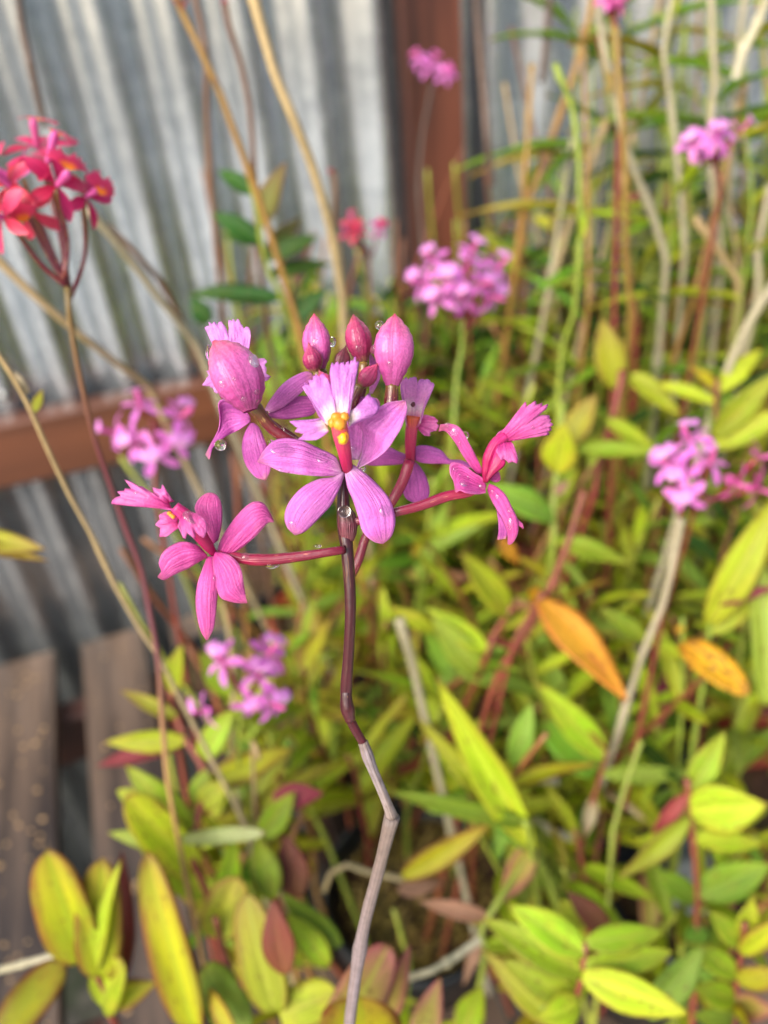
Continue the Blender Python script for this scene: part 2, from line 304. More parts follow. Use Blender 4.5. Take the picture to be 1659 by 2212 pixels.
def resample(dense, n):
    k = min(2 if len(dense[0]) == 2 else 3, len(dense[0])); s = [0]
    for a, b in zip(dense, dense[1:]): s.append(s[-1] + math.dist(a[:k], b[:k]) + 1e-9)
    out, j = [], 0
    for i in range(n):
        t = s[-1] * i / (n - 1)
        while j < len(s) - 2 and s[j + 1] < t: j += 1
        f = (t - s[j]) / (s[j + 1] - s[j]); f = max(0, min(1, f))
        out.append(tuple(a + (b - a) * f for a, b in zip(dense[j], dense[j + 1])))
    return out
def lerpl(l, t):
    if isinstance(l, (int, float)): return l
    x = t * (len(l) - 1); i = min(int(x), len(l) - 2); f = x - i; f = f * f * (3 - 2 * f) if len(l) > 2 else f
    return l[i] + (l[i + 1] - l[i]) * f
def tube(name, pts, radii, mt, parent, seg=10, n=None, ridge=(0, 0), collect=False, flat=1.0, caps=True, lin=False):
    """pts: world Vectors; radii list spread along it"""
    n = n or max(8, len(pts) * 6)
    P = jointed(pts, n) if lin else [Vector(p) for p in catmull([tuple(p) for p in pts], n)]
    vs, uv, fs = [], [], []
    t0 = (P[1] - P[0]).normalized(); a = t0.orthogonal().normalized()
    for i, p in enumerate(P):
        t = (P[min(i + 1, n - 1)] - P[max(i - 1, 0)]).normalized()
        a = (a - t * a.dot(t)).normalized(); b = t.cross(a)
        r = lerpl(radii, i / (n - 1))
        for k in range(seg):
            th = 2 * math.pi * k / seg; rr = r * (1 + ridge[1] * math.cos(ridge[0] * th))
            vs.append(p + (a * math.cos(th) + b * math.sin(th) * flat) * rr); uv.append((abs(2 * k / seg - 1), i / (n - 1)))
    for i in range(n - 1):
        for k in range(seg):
            k2 = (k + 1) % seg; fs.append([i * seg + k, i * seg + k2, (i + 1) * seg + k2, (i + 1) * seg + k])
    if caps: fs.append(list(range(seg))[::-1]); fs.append([(n - 1) * seg + k for k in range(seg)])
    return make(name, vs, fs, uv, mt, parent, collect=collect)
def jointed(P, n=60):
    """straight internodes with softened joints"""
    q = resample([tuple(p) for p in P], n)
    for _ in range(2): q = [q[0]] + [tuple((a + 2 * b + c) / 4 for a, b, c in zip(q[i - 1], q[i], q[i + 1])) for i in range(1, n - 1)] + [q[-1]]
    return [Vector(p) for p in q]
def cane_radii(r0, r1, nodes, k=1.35, m=8):
    out = []
    for i in range(nodes):
        t = i / nodes; r = r0 + (r1 - r0) * t
        out += [r * k] + [r * (1.06 if j == 0 else 1 - .04 * (j % 2)) for j in range(m - 1)]
    return out + [r1]
def box_mesh(c, ex, ey, ez, sx, sy, sz, bev=.0):
    """box with chamfered long edges; axes ex, ey, ez"""
    v = []; b = bev
    ring = [(-1, -1, b, 0), (1, -1, -b, 0), (1, -1, 0, b), (1, 1, 0, -b), (1, 1, -b, 0), (-1, 1, b, 0), (-1, 1, 0, -b), (-1, -1, 0, b)]
    for e in (-1, 1):
        for (a, d, ba, bd) in ring:
            v.append(c + ex * (e * sx / 2) + ey * (a * sy / 2 + ba) + ez * (d * sz / 2 + bd))
    f = [[k, (k + 1) % 8, 8 + (k + 1) % 8, 8 + k] for k in range(8)] + [list(range(8))[::-1], list(range(8, 16))]
    return v, f
# ------------------------------------------------------------------ fence / bench frame
TH = R(14); ES = Vector((math.cos(TH), math.sin(TH), 0)); ET = Vector((math.sin(TH), -math.cos(TH), 0)); EZ = Vector((0, 0, 1))
def hit_z(x, y, z): r = ray(x, y); return CAM + r * ((z - CAM.z) / r.z)
OW = hit_z(150, 1400, ZB) - ET * .035; OW.z = 0            # a point on the fence's plane
OW = OW + ES * (-OW.dot(ES))
def fp(s, t, z): return OW + ES * s + ET * t + Vector((0, 0, z))
def hit_f(x, y, t=0.):                                       # where the ray meets the plane t in front of the fence
    r = ray(x, y); k = (OW + ET * t - CAM).dot(ET) / r.dot(ET); p = CAM + r * k; return ((p - OW).dot(ES), p.z)

def boxpart(name, c, sx, sy, sz, mt, parent, bev=.003, axes=(ES, ET, EZ)):
    """local mesh oriented to the fence frame so its texture runs with the grain"""
    v, f = box_mesh(Vector((0, 0, 0)), Vector((1, 0, 0)), Vector((0, 1, 0)), Vector((0, 0, 1)), sx, sy, sz, bev)
    me = bpy.data.meshes.new(name); me.from_pydata(v, [], f); me.update()
    o = link(name, me, parent, mt); o.location = c - origin(parent); o.rotation_euler = (0, 0, TH)
    return o

# ground
gv = []; GN = 40
for j in range(GN + 1):
    for i in range(GN + 1):
        x = ((i / GN) * 2 - 1); y = ((j / GN) * 2 - 1)
        x = math.copysign(abs(x) ** 2.2, x) * 60; y = math.copysign(abs(y) ** 2.2, y) * 60
        gv.append(Vector((x, y, noise.noise(Vector((x * 2, y * 2, 0))) * .012)))
gf = [[j * (GN + 1) + i, j * (GN + 1) + i + 1, (j + 1) * (GN + 1) + i + 1, (j + 1) * (GN + 1) + i] for j in range(GN) for i in range(GN)]
g = make('ground', gv, gf, None, 'ground', None); g['kind'] = 'structure'

pv = [Vector((x, y, .022)) for x, y in ((-9, -9), (9, -9), (9, -.5), (-9, -.5))] + [Vector((x, y, -.05)) for x, y in ((-9, -9), (9, -9), (9, -.5), (-9, -.5))]  # unseen slab added behind the camera to brighten reflections in the metal fence
bounce_slab = make('path', pv, [[0, 1, 2, 3], [4, 7, 6, 5], [0, 4, 5, 1], [1, 5, 6, 2], [2, 6, 7, 3], [3, 7, 4, 0]], None, 'reflector', None, smooth=False); bounce_slab['kind'] = 'structure'
# corrugated fence
fence = thing('fence', 'corrugated galvanised metal fence with brown wooden post and rail behind the orchids', 'fence', fp(0, 0, 0))
PITCH = .077
def sheet(s0, s1, off):
    n = int((s1 - s0) / PITCH * 14); vs, fs = [], []
    zs = [-.02 + 2.15 * j / 10 for j in range(11)]
    for z in zs:
        for i in range(n + 1):
            s = s0 + (s1 - s0) * i / n; vs.append(fp(s, off + .0125 * math.cos(2 * math.pi * s / PITCH), z + .02))
    for j in range(10):
        for i in range(n): a = j * (n + 1) + i; fs.append([a, a + 1, a + n + 2, a + n + 1])
    return make('corrugated_sheet', vs, fs, None, 'sheet', fence, thick=.0009)
sh = [(-1.95, -1.19), (-1.26, -.43), (-.5, .33), (.26, 1.09), (1.02, 1.85), (1.78, 2.6)]
for k, (a, b) in enumerate(sh): sheet(a, b, .0022 * (k % 2) - .0155)
sp_, zp_ = hit_f(935, 300, .02)
boxpart('post', fp(sp_, .0195, 1.05), .069, .038, 2.1, 'post_wood', fence)
s_, z_ = hit_f(200, 935, .02)
boxpart('rail', fp((sp_ - 1.9) / 2 - .02, .0195, z_), (sp_ + 1.9) - .04, .038, .088, 'rail_wood', fence)
boxpart('rail', fp((sp_ + 2.5) / 2 + .03, .0195, z_), (2.5 - sp_) - .05, .038, .088, 'rail_wood', fence)

rs = random.Random(2)
for k in range(11):                          # screw heads on the crests over the rail
    s = round((sp_ - .12 - k * .154) / PITCH) * PITCH; q = fp(s, .0005, z_ + .07 + rs.uniform(-.004, .004)); vs, fs = [], []
    for (r, h) in ((.0075, 0), (.0075, .0012), (.0042, .0014), (.0042, .005), (.0001, .0056)):
        for i in range(8): a = i * math.pi / 4; vs.append(q + ES * (r * math.cos(a)) + EZ * (r * math.sin(a)) + ET * h)
    for j in range(4):
        for i in range(8): i2 = (i + 1) % 8; fs.append([j * 8 + i, j * 8 + i2, (j + 1) * 8 + i2, (j + 1) * 8 + i])
    make('screw', vs, fs, None, 'wire', fence)
# bench
bench = thing('potting_bench', 'weathered brown slatted wooden bench holding the orchid pots', 'bench', fp(0, .5, 0))
pA = hit_z(107, 1480, ZB); sA = (pA - OW).dot(ES)          # right edge of the left slat
SW, SG = .088, .043
TB = TH + R(3.2); EB, TBV = Vector((math.cos(TB), math.sin(TB), 0)), Vector((math.sin(TB), -math.cos(TB), 0)); PIV = fp(sA, 0, 0)
def bq(s, t, z): return PIV + EB * s + TBV * t + Vector((0, 0, z))
sl0 = -SW / 2 - 6 * (SW + SG)
for k in range(19):
    s = sl0 + k * (SW + SG); t0 = .03 + (s + SW / 2) * math.tan(R(3.2)) + .004 * math.sin(k * 7)
    o = boxpart('slat', bq(s, (t0 + 1.13) / 2, ZB - .012), SW + .002 * math.sin(k * 3), 1.13 - t0, .024, 'slat_wood', bench, bev=.003); o.rotation_euler[2] = TB
smid = sl0 + 9 * (SW + SG)
for t in (.14, .6, 1.05): o = boxpart('cross_beam', bq(smid, t, ZB - .024 - .046), 2.45, .04, .088, 'beam_wood', bench); o.rotation_euler[2] = TB
for s in (smid - 1.15, smid, smid + 1.15):
    for t in (.183, 1.007): o = boxpart('leg', bq(s, t, (ZB - .026) / 2), .085, .042, ZB - .03, 'beam_wood', bench); o.rotation_euler[2] = TB

# ------------------------------------------------------------------ pots
def lathe(name, c, prof, mt, parent, seg=36, wob=0):
    vs, uv, fs = [], [], []
    for i, (r, z) in enumerate(prof):
        for k in range(seg):
            a = 2 * math.pi * k / seg; rr = r * (1 + wob * math.cos(2 * a)); vs.append(c + Vector((rr * math.cos(a), rr * math.sin(a), z))); uv.append((k / seg, i / (len(prof) - 1)))
    for i in range(len(prof) - 1):
        for k in range(seg): k2 = (k + 1) % seg; fs.append([i * seg + k, i * seg + k2, (i + 1) * seg + k2, (i + 1) * seg + k])
    return make(name, vs, fs, uv, mt, parent)
def soil_disc(c, r, z, parent, seed):
    vs, fs = [], []; n = 22
    vs.append(c + Vector((0, 0, z + .006)))
    for i in range(1, 10):
        for k in range(n):
            a = 2 * math.pi * k / n; rr = r * i / 9; q = Vector((rr * math.cos(a) * 60, rr * math.sin(a) * 60, seed))
            vs.append(c + Vector((rr * math.cos(a), rr * math.sin(a), z + noise.noise(q) * .006 * (1 if i < 9 else 0))))
    for k in range(n): fs.append([0, 1 + k, 1 + (k + 1) % n])
    for i in range(8):
        for k in range(n): k2 = (k + 1) % n; fs.append([1 + i * n + k, 1 + (i + 1) * n + k, 1 + (i + 1) * n + k2, 1 + i * n + k2])
    return make('soil', vs, fs, None, 'soil', parent)
def pot(x, y, rad, h, mt, label, z0=ZB, withsoil=True):
    p = thing('plant_pot', label, 'pot', (x, y, z0), 'plant pots on the bench' if z0 == ZB else None); c = Vector((x, y, z0)); r = rad
    lathe('pot_body', c, [(r * .72, .002), (r * .74, 0.0021), (r * .97, h - .014), (r * .96, h - .012), (r * .93, h - .014), (r * .7, .006), (.001, .0055)], mt, p)
    lathe('rim', c, [(r * .975, h - .02), (r * 1.04, h - .02), (r * 1.05, h - .002), (r * 1.03, h), (r * .975, h), (r * .965, h - .004), (r * .965, h - .02)], mt, p)
    if withsoil: soil_disc(c, r * .93, h - .022, p, x * 10 + y)
    return p

# ------------------------------------------------------------------ leaves and canes
def leaf_mesh(kind, mname, fold=.18, droop=.2, tw=0., seed=0):
    n, m = 22, 8; vs, uv, fs = [], [], []; rn = random.Random(seed)
    for j in range(n + 1):
        v = j / n
        q = abs(2 * min(1, v * .96 + .04) ** .92 - 1)
        wd = {'oval': (1 - q ** 2.3) ** .62, 'lance': (1 - min(1, q) ** 1.8) ** .9 * (1.16 - .36 * v), 'strap': (1 - q ** 3.0) ** .62}[kind]
        wd = max(wd, .03)
        z = -droop * v * v
        for i in range(m + 1):
            u = i / m; a = 2 * u - 1; x = a * wd * .5
            zz = z + (abs(a) * fold * .5 * wd * .6) * (1 - .4 * v) / 3 + .012 * math.sin(v * 9 + seed + a * 2) * abs(a)
            ang = tw * v; vs.append(Vector((x * math.cos(ang), v, zz + x * math.sin(ang)))); uv.append((u, v))
    for j in range(n):
        for i in range(m): a = j * (m + 1) + i; fs.append([a, a + 1, a + m + 2, a + m + 1])
    me = bpy.data.meshes.new('leaf'); me.from_pydata(vs, [], fs); me.update()
    l = me.uv_layers.new(name='UVMap')
    for lo in me.loops: l.data[lo.index].uv = uv[lo.vertex_index]
    for p in me.polygons: p.use_smooth = True
    me.materials.append(M[mname]); return me
LEAF = {}
def leaf(parent, base, tip, width, mname, nrm=None, kind='lance', droop=.12, fold=.5, tw=0., label=None, var=None, name='leaf'):
    key = (mname, kind, round(droop, 1), round(tw, 1), (var if var is not None else random.randrange(2)))
    if key not in LEAF: LEAF[key] = leaf_mesh(kind, mname, fold, key[2], key[3], key[4] * 2.3)
    me = LEAF[key]; o = bpy.data.objects.new(name, me); C.objects.link(o); o.parent = parent
    d = tip - base; ln = d.length; yv = d / ln
    if nrm is None: nrm = Vector((0, 0, 1))
    xv = yv.cross(nrm)
    if xv.length < 1e-3: xv = yv.orthogonal()
    xv.normalize(); zv = xv.cross(yv)
    b = base - origin(parent)
    mtx = Matrix((( xv.x * width, yv.x * ln, zv.x * ln, b.x), (xv.y * width, yv.y * ln, zv.y * ln, b.y), (xv.z * width, yv.z * ln, zv.z * ln, b.z), (0, 0, 0, 1)))
    o.matrix_local = mtx
    if not o.modifiers:
        s = o.modifiers.new('thickness', 'SOLIDIFY'); s.thickness = .012; s.offset = 0
    if label: o['label'] = label
    return o
FS = None
def proto_flower():
    """unit flower, 1 across, facing +Z, lip toward +Y: dict of meshes"""
    d = {}
    def pet(L, wdt, cup):
        vs, uv, fs = [], [], []; n, m = 8, 6
        for j in range(n + 1):
            v = j / n; wd = wdt * (math.sin(math.pi * (v * .93 + .04)) ** .7) * (.55 + .6 * v if v < .8 else .55 + .6 * .8)
            for i in range(m + 1):
                a = 2 * i / m - 1; vs.append(Vector((a * wd / 2, .04 + v * L, .1 * v - cup * v * v + .06 * (a * a) * wd * 4 * .4))); uv.append((i / m, v))
        for j in range(n):
            for i in range(m): a = j * (m + 1) + i; fs.append([a, a + 1, a + m + 2, a + m + 1])
        return vs, uv, fs
    def fan(L, spread, rn):
        vs, uv, fs = [], [], []; n, m = 6, 18
        for j in range(n + 1):
            v = j / n
            for i in range(m + 1):
                a = (2 * i / m - 1); an = a * spread; e = L * (1 - .25 * a * a) * v * (1 + (.16 if i % 2 else -.04) * (v > .9))
                notch = 1 - .3 * math.exp(-(a / .12) ** 2) * v
                vs.append(Vector((math.sin(an) * e + a * .03, math.cos(an) * e * notch, .42 + .12 * v - .16 * v * v))); uv.append((i / m, v))
        for j in range(n):
            for i in range(m): a = j * (m + 1) + i; fs.append([a, a + 1, a + m + 2, a + m + 1])
        return vs, uv, fs
    d['petal'] = pet(.5, .27, .14); d['sepal'] = pet(.52, .22, .2); d['lip'] = fan(.36, 1.15, 0)
    out = {}
    for k, (vs, uv, fs) in d.items(): out[k] = (vs, uv, fs)
    # column: small tube
    vs, uv, fs = [], [], []; seg = 8
    for i in range(7):
        v = i / 6; r = .045 + .03 * v - (.04 if i == 6 else 0)
        for k in range(seg):
            a = 2 * math.pi * k / seg; vs.append(Vector((r * math.cos(a), r * math.sin(a) + .06 * v, .46 * v))); uv.append((k / seg, v))
    for i in range(6):
        for k in range(seg): k2 = (k + 1) % seg; fs.append([i * seg + k, i * seg + k2, (i + 1) * seg + k2, (i + 1) * seg + k])
    fs.append([6 * seg + k for k in range(seg)])
    out['column'] = (vs, uv, fs)
    return out
PF = proto_flower(); PFM = {}
def pf(k, m):
    if (k, m) not in PFM:
        vs, uv, fs = PF[k]; me = bpy.data.meshes.new(k); me.from_pydata(vs, [], fs); me.update()
        l = me.uv_layers.new(name='UVMap')
        for lo in me.loops: l.data[lo.index].uv = uv[lo.vertex_index]
        for p in me.polygons: p.use_smooth = True
        me.materials.append(M[m]); PFM[(k, m)] = me
    return PFM[(k, m)]
def far_flower(parent, pos, face, up, size, pm, lm, cm='fl_rose', rn=random):
    """flower part > petals, sepals, lip, column sub-parts"""
    f = sub('flower', parent); z = face.normalized(); x = up.cross(z)
    if x.length < .05: x = z.orthogonal()
    x.normalize(); y = z.cross(x)
    m = Matrix((( x.x, y.x, z.x, 0), (x.y, y.y, z.y, 0), (x.z, y.z, z.z, 0), (0, 0, 0, 1)))
    f.location = pos - origin(parent)
    base = m @ Matrix.Scale(size, 4)
    def put(k, mm, name, ang, sx=1):
        o = bpy.data.objects.new(name, pf(k, mm)); C.objects.link(o); o.parent = f
        o.matrix_local = base @ Matrix.Rotation(ang, 4, 'Z') @ Matrix.Rotation(rn.uniform(-.25, .25), 4, 'X') @ Matrix.Diagonal((rn.uniform(.9, 1.15), rn.uniform(.9, 1.08), 1, 1))
    for a in (68, -68): put('petal', pm, 'petal', R(a + rn.uniform(-8, 8)))
    for a in (0, 142, -142): put('sepal', pm, 'sepal', R(a + rn.uniform(-8, 8)))
    put('lip', lm, 'lip', 0); put('column', cm, 'column', 0)
    return f

def P3(l): return [W(*p) for p in l]
def rooted(pts, drift=(0, .02)):
    """carry a cane on down from its last point to the pots on the bench, keeping its own slant"""
    p = Vector(pts[-1]); zf_ = ZB + .07
    if p.z < ZB + .12: return pts
    d = (p - Vector(pts[max(0, len(pts) - 3)])); h = p.z - zf_
    k = h / max(-d.z, .3 * d.length); q = Vector((p.x + max(-.07, min(.07, d.x * k * .6)), p.y + max(-.06, min(.06, d.y * k * .6)), zf_))
    if -(ROT.transposed() @ (p - CAM)).z > .55: q.y += .11
    return pts + [p.lerp(q, .5), q]
def mm(w_px, d): return w_px / F * d / 2      # half a width of w_px at depth d

# ------------------------------------------------------------------ the orchid in focus
def zf(x0, y0): return lambda x, y: (x0 + .30006 * x, y0 + .30006 * y)
ZA, ZB_, ZC, ZD = zf(221.2, 635.9), zf(553, 635.9), zf(221.2, 995.4), zf(774.2, 801.9)
def surf(name, fr, left, right, z, mt, parent, d0, cup=0., tilt=0., n=26, m=12, wave=.25, seed=0, thick=.00028, straight=False):
    """petal sheet between two edge curves traced base to tip; z = mm toward the camera along the petal"""
    fn = resample if straight else catmull
    Lp, Rp = fn([fr(*p) for p in left], n), fn([fr(*p) for p in right], n)
    vs, uv, fs = [], [], []
    for j in range(n):
        v = j / (n - 1); zz = lerpl(z, v); cc = lerpl(cup, v); tl = lerpl(tilt, v)
        for i in range(m + 1):
            u = i / m; a = 2 * u - 1
            x = Lp[j][0] + (Rp[j][0] - Lp[j][0]) * u; y = Lp[j][1] + (Rp[j][1] - Lp[j][1]) * u
            q = zz + cc * (1 - a * a) * math.sin(math.pi * min(1, .15 + v * .8)) + tl * a
            q += wave * noise.noise(Vector((x * .03, y * .03, seed + 3.3))) * 2 + wave * .7 * a * a * math.sin(v * 17 + seed)
            vs.append(W(x, y, d0 - q / 1000)); uv.append((u, v))
    for j in range(n - 1):
        for i in range(m): k = j * (m + 1) + i; fs.append([k, k + 1, k + m + 2, k + m + 1])
    return make(name, vs, fs, uv, mt, parent, thick=thick, collect=True)
def fringe(name, fr, base, end, z0, z1, mt, parent, d0, bulge=0., rows=10, teeth=5., per=4, curl=0., seed=0):
    """lip lobe: a fan from a short base line out to a ragged end line"""
    B = [fr(*p) for p in base]; E0 = [fr(*p) for p in end]; E = []
    for a, b in zip(E0, E0[1:]):
        for k in range(per): E.append((a[0] + (b[0] - a[0]) * k / per, a[1] + (b[1] - a[1]) * k / per))
    E.append(E0[-1]); m = len(E); Bp = resample(B, m); rn = random.Random(seed); vs, uv, fs = [], [], []
    for j in range(rows + 1):
        v = j / rows
        for i in range(m):
            dx, dy = E[i][0] - Bp[i][0], E[i][1] - Bp[i][1]; l = math.hypot(dx, dy) + 1e-6
            e = (teeth * .3 * (rn.random() if j == rows else .3) * (1 if i % 2 else -.6)) * (v > .95)
            a = 2 * i / (m - 1) - 1
            x = Bp[i][0] + dx * v + dx / l * e; y = Bp[i][1] + dy * v + dy / l * e
            q = z0 + (z1 - z0) * v + bulge * math.sin(math.pi * v) * (1 - a * a) + curl * v * v + .7 * noise.noise(Vector((x * .05, y * .05, seed + .5))) * v
            vs.append(W(x, y, d0 - q / 1000)); uv.append((i / (m - 1), v))
    for j in range(rows):
        for i in range(m - 1): k = j * m + i; fs.append([k, k + 1, k + m + 1, k + m])
    return make(name, vs, fs, uv, mt, parent, thick=.0002, collect=True)
def ztube(name, fr, pts, rad, mt, parent, d0, **k):
    """pts (x, y, mm toward camera), radii in zoom pixels"""
    P = [W(*fr(x, y), d0 - q / 1000) for x, y, q in pts]
    return tube(name, P, [r * .3 / F * d0 for r in rad], mt, parent, collect=True, **k)

pot_xy = W(752, 2290, .268)
ORC = thing('orchid', 'pink reed orchid in sharp focus with maroon stem, fringed lips, plump buds and raindrops', 'orchid', (pot_xy.x, pot_xy.y + .01, ZB + .09))
D1 = .2
# flower 1: facing the camera
f = sub('flower', ORC); f['label'] = 'violet flower facing forward with white and orange throat'
surf('petal', ZB_, [(612, 1262), (570, 1168), (450, 1108), (330, 1052), (220, 1036), (130, 1055), (60, 1120), (12, 1205)],
     [(618, 1280), (560, 1306), (400, 1306), (260, 1290), (170, 1272), (100, 1238), (50, 1218), (12, 1207)], [0, 1.5, 3, 3.5, 2.5], 'violet', f, D1, cup=1.2, tilt=[0, 1.5, 1.5, 0], seed=1)
surf('petal', ZB_, [(726, 1244), (762, 1140), (772, 1010), (735, 930), (700, 900), (800, 850), (880, 815), (960, 775), (1070, 765)],
     [(745, 1246), (850, 1192), (945, 1115), (1012, 1015), (1045, 960), (1068, 900), (1088, 840), (1086, 800), (1078, 766)], [0, 2.5, 4.5, 5, 3.5], 'violet', f, D1, cup=-1.4, tilt=[0, 2, 1, 0], seed=2)
surf('sepal', ZB_, [(690, 1190), (668, 1080), (660, 960), (662, 860), (660, 780), (700, 748), (760, 738), (830, 748), (868, 750)],
     [(740, 1190), (770, 1090), (772, 980), (770, 930), (820, 890), (880, 850), (893, 800), (888, 775), (872, 752)], [-.5, -.5, 0, 1, 2], 'violet', f, D1 + .0015, cup=-1, seed=3)
surf('sepal', ZB_, [(622, 1275), (560, 1315), (454, 1330), (334, 1390), (244, 1488), (206, 1590), (222, 1672), (272, 1728)],
     [(636, 1290), (612, 1370), (566, 1470), (530, 1530), (494, 1568), (440, 1625), (350, 1708), (278, 1732)], [0, 1, 2, 2, 1], 'violet', f, D1, cup=1.3, tilt=-.4, seed=4)
surf('sepal', ZB_, [(640, 1290), (660, 1390), (702, 1490), (737, 1600), (757, 1680), (790, 1735), (850, 1780), (900, 1793)],
     [(700, 1228), (790, 1292), (880, 1375), (955, 1465), (990, 1550), (1002, 1640), (975, 1740), (912, 1794)], [.5, 1.5, 2.6, 3, 1.8], 'violet', f, D1, cup=1.5, tilt=-.3, seed=5)
ztube('column', ZB_, [(660, 1262, 0), (648, 1200, 3), (632, 1110, 6.5), (612, 1020, 9.5), (600, 950, 11), (596, 900, 12)], [38, 43, 48, 54, 58, 54], 'column', f, D1, seg=14, n=20)
D1L = D1 - .011
lip = fringe('lip', ZB_, [(518, 945), (540, 905), (600, 885), (650, 898), (675, 940)], [(455, 882), (400, 770), (332, 668), (352, 655), (346, 636), (384, 652), (378, 612), (408, 615), (420, 585), (452, 586), (474, 570), (505, 590), (532, 640), (556, 705), (540, 630), (532, 560), (545, 490), (562, 508), (580, 482), (600, 502), (620, 485), (640, 512), (660, 478), (674, 505), (690, 470), (700, 492), (712, 440), (722, 488), (742, 488), (716, 570), (690, 640), (676, 740), (660, 840)], 0, 1.0, 'lip', f, D1L, bulge=.8, teeth=15, per=2, seed=1, rows=16)
fringe('lip', ZB_, [(520, 870), (508, 925), (524, 985)], [(470, 896), (390, 918), (310, 915), (238, 912), (262, 935), (300, 962), (276, 990), (310, 998), (342, 1004), (330, 1022), (302, 1045), (350, 1052), (430, 1050), (480, 1022), (522, 985)], 0, 1.2, 'lip', f, D1L + .0005, bulge=.5, teeth=5, per=2, seed=2)
fringe('lip', ZB_, [(655, 850), (672, 900), (664, 950)], [(700, 830), (770, 790), (800, 752), (812, 712), (828, 738), (856, 748), (888, 800), (876, 850), (840, 880), (790, 900), (730, 925), (690, 950)], 0, -1.5, 'lip', f, D1L + .0008, bulge=.8, teeth=4, per=2, seed=3)
def blob(name, fr, x, y, q, rx, ry, mt, parent, d0, rz=None, collect=True, seg=12):
    c = W(*fr(x, y), d0 - q / 1000); k = .3 / F * d0; rz = rz or min(rx, ry)
    vs, uv, fs = [], [], []
    for j in range(seg + 1):
        t = math.pi * j / seg
        for i in range(seg):
            a = 2 * math.pi * i / seg; p = Vector((rx * k * math.sin(t) * math.cos(a), ry * k * math.cos(t), rz * k * math.sin(t) * math.sin(a)))
            p *= 1 + .22 * noise.noise(p * 1400 + c * 500); vs.append(c + ROT @ p); uv.append((i / seg, j / seg))
    for j in range(seg):
        for i in range(seg): i2 = (i + 1) % seg; fs.append([j * seg + i, j * seg + i2, (j + 1) * seg + i2, (j + 1) * seg + i])
    return make(name, vs, fs, uv, mt, parent, collect=collect)
for x, y, rx, ry in ((580, 884, 40, 34), (636, 882, 34, 32), (548, 924, 26, 34), (600, 930, 48, 44)): blob('callus', ZB_, x, y, 12.6, rx, ry, 'orange', f, D1)
blob('anther_cap', ZB_, 628, 1030, 11.6, 40, 48, 'orange', f, D1, rz=16)
blob('anther_cap', ZB_, 626, 1034, 12.6, 26, 34, 'yellow', f, D1, rz=16)
# flower 2: upper left, seen behind the big bud
D2 = .213; f = sub('flower', ORC); f['label'] = 'violet flower hanging behind the largest bud'
surf('petal', ZA, [(1064, 890), (1028, 836), (940, 766), (870, 754), (836, 785), (846, 880), (838, 970), (790, 1060), (744, 1155)],
     [(1066, 915), (985, 972), (930, 1000), (890, 1020), (850, 1050), (815, 1078), (790, 1105), (778, 1150), (768, 1188)], [0, 1, 2, 3, 4], 'violet_deep', f, D2, cup=-2.4, tilt=[0, -2, 2, 4], seed=6)
surf('sepal', ZA, [(1066, 925), (1030, 990), (1008, 1070), (1010, 1150), (1040, 1240), (1100, 1312), (1168, 1336)],
     [(1085, 925), (1130, 960), (1165, 1040), (1195, 1120), (1215, 1200), (1205, 1280), (1178, 1336)], [0, -1, -2, -1], 'violet_deep', f, D2 + .001, cup=1, seed=7)
surf('petal', ZA, [(1166, 840), (1205, 765), (1290, 655), (1380, 590), (1470, 556), (1515, 580)],
     [(1180, 856), (1250, 835), (1320, 800), (1400, 735), (1470, 670), (1525, 600)], [0, 1, 2, 1], 'violet', f, D2, cup=1, seed=8)
surf('sepal', ZA, [(1178, 850), (1262, 815), (1375, 745), (1460, 732), (1520, 745), (1545, 800)],
     [(1178, 880), (1250, 893), (1350, 897), (1440, 885), (1515, 866), (1546, 812)], [0, .5, 1, 0], 'violet_deep', f, D2 + .002, cup=1, seed=9)
ztube('column', ZA, [(1120, 880, 0), (1080, 780, 3), (1030, 660, 6), (980, 560, 8)], [28, 40, 46, 40], 'column_deep', f, D2 + .001, seg=10)
fringe('lip', ZA, [(840, 470), (900, 420), (960, 420), (1040, 470)], [(790, 350), (760, 290), (735, 240), (770, 222), (765, 195), (790, 215), (806, 196), (830, 220), (848, 194), (870, 210), (890, 240), (908, 300), (912, 240), (906, 186), (935, 192), (940, 174), (960, 195), (978, 175), (998, 210), (1020, 245), (1045, 232), (1062, 250), (1068, 300), (1058, 370)], 0, 1, 'lip_violet', f, D2 + .001, bulge=1, teeth=7, per=2, seed=4)
fringe('lip', ZA, [(880, 520), (870, 570), (900, 640)], [(800, 545), (750, 552), (768, 580), (752, 602), (718, 655), (750, 660), (772, 660), (800, 682), (806, 705), (826, 712), (845, 690), (870, 660)], 0, 0, 'lip_violet', f, D2 + .001, teeth=5, per=3, seed=5)
fringe('lip', ZA, [(1060, 500), (1060, 560), (1050, 620)], [(1130, 462), (1165, 460), (1186, 482), (1168, 508), (1182, 535), (1178, 572), (1192, 578), (1212, 592), (1195, 615), (1160, 632), (1120, 640)], 0, 0, 'lip_violet', f, D2 + .001, teeth=4, per=3, seed=6)
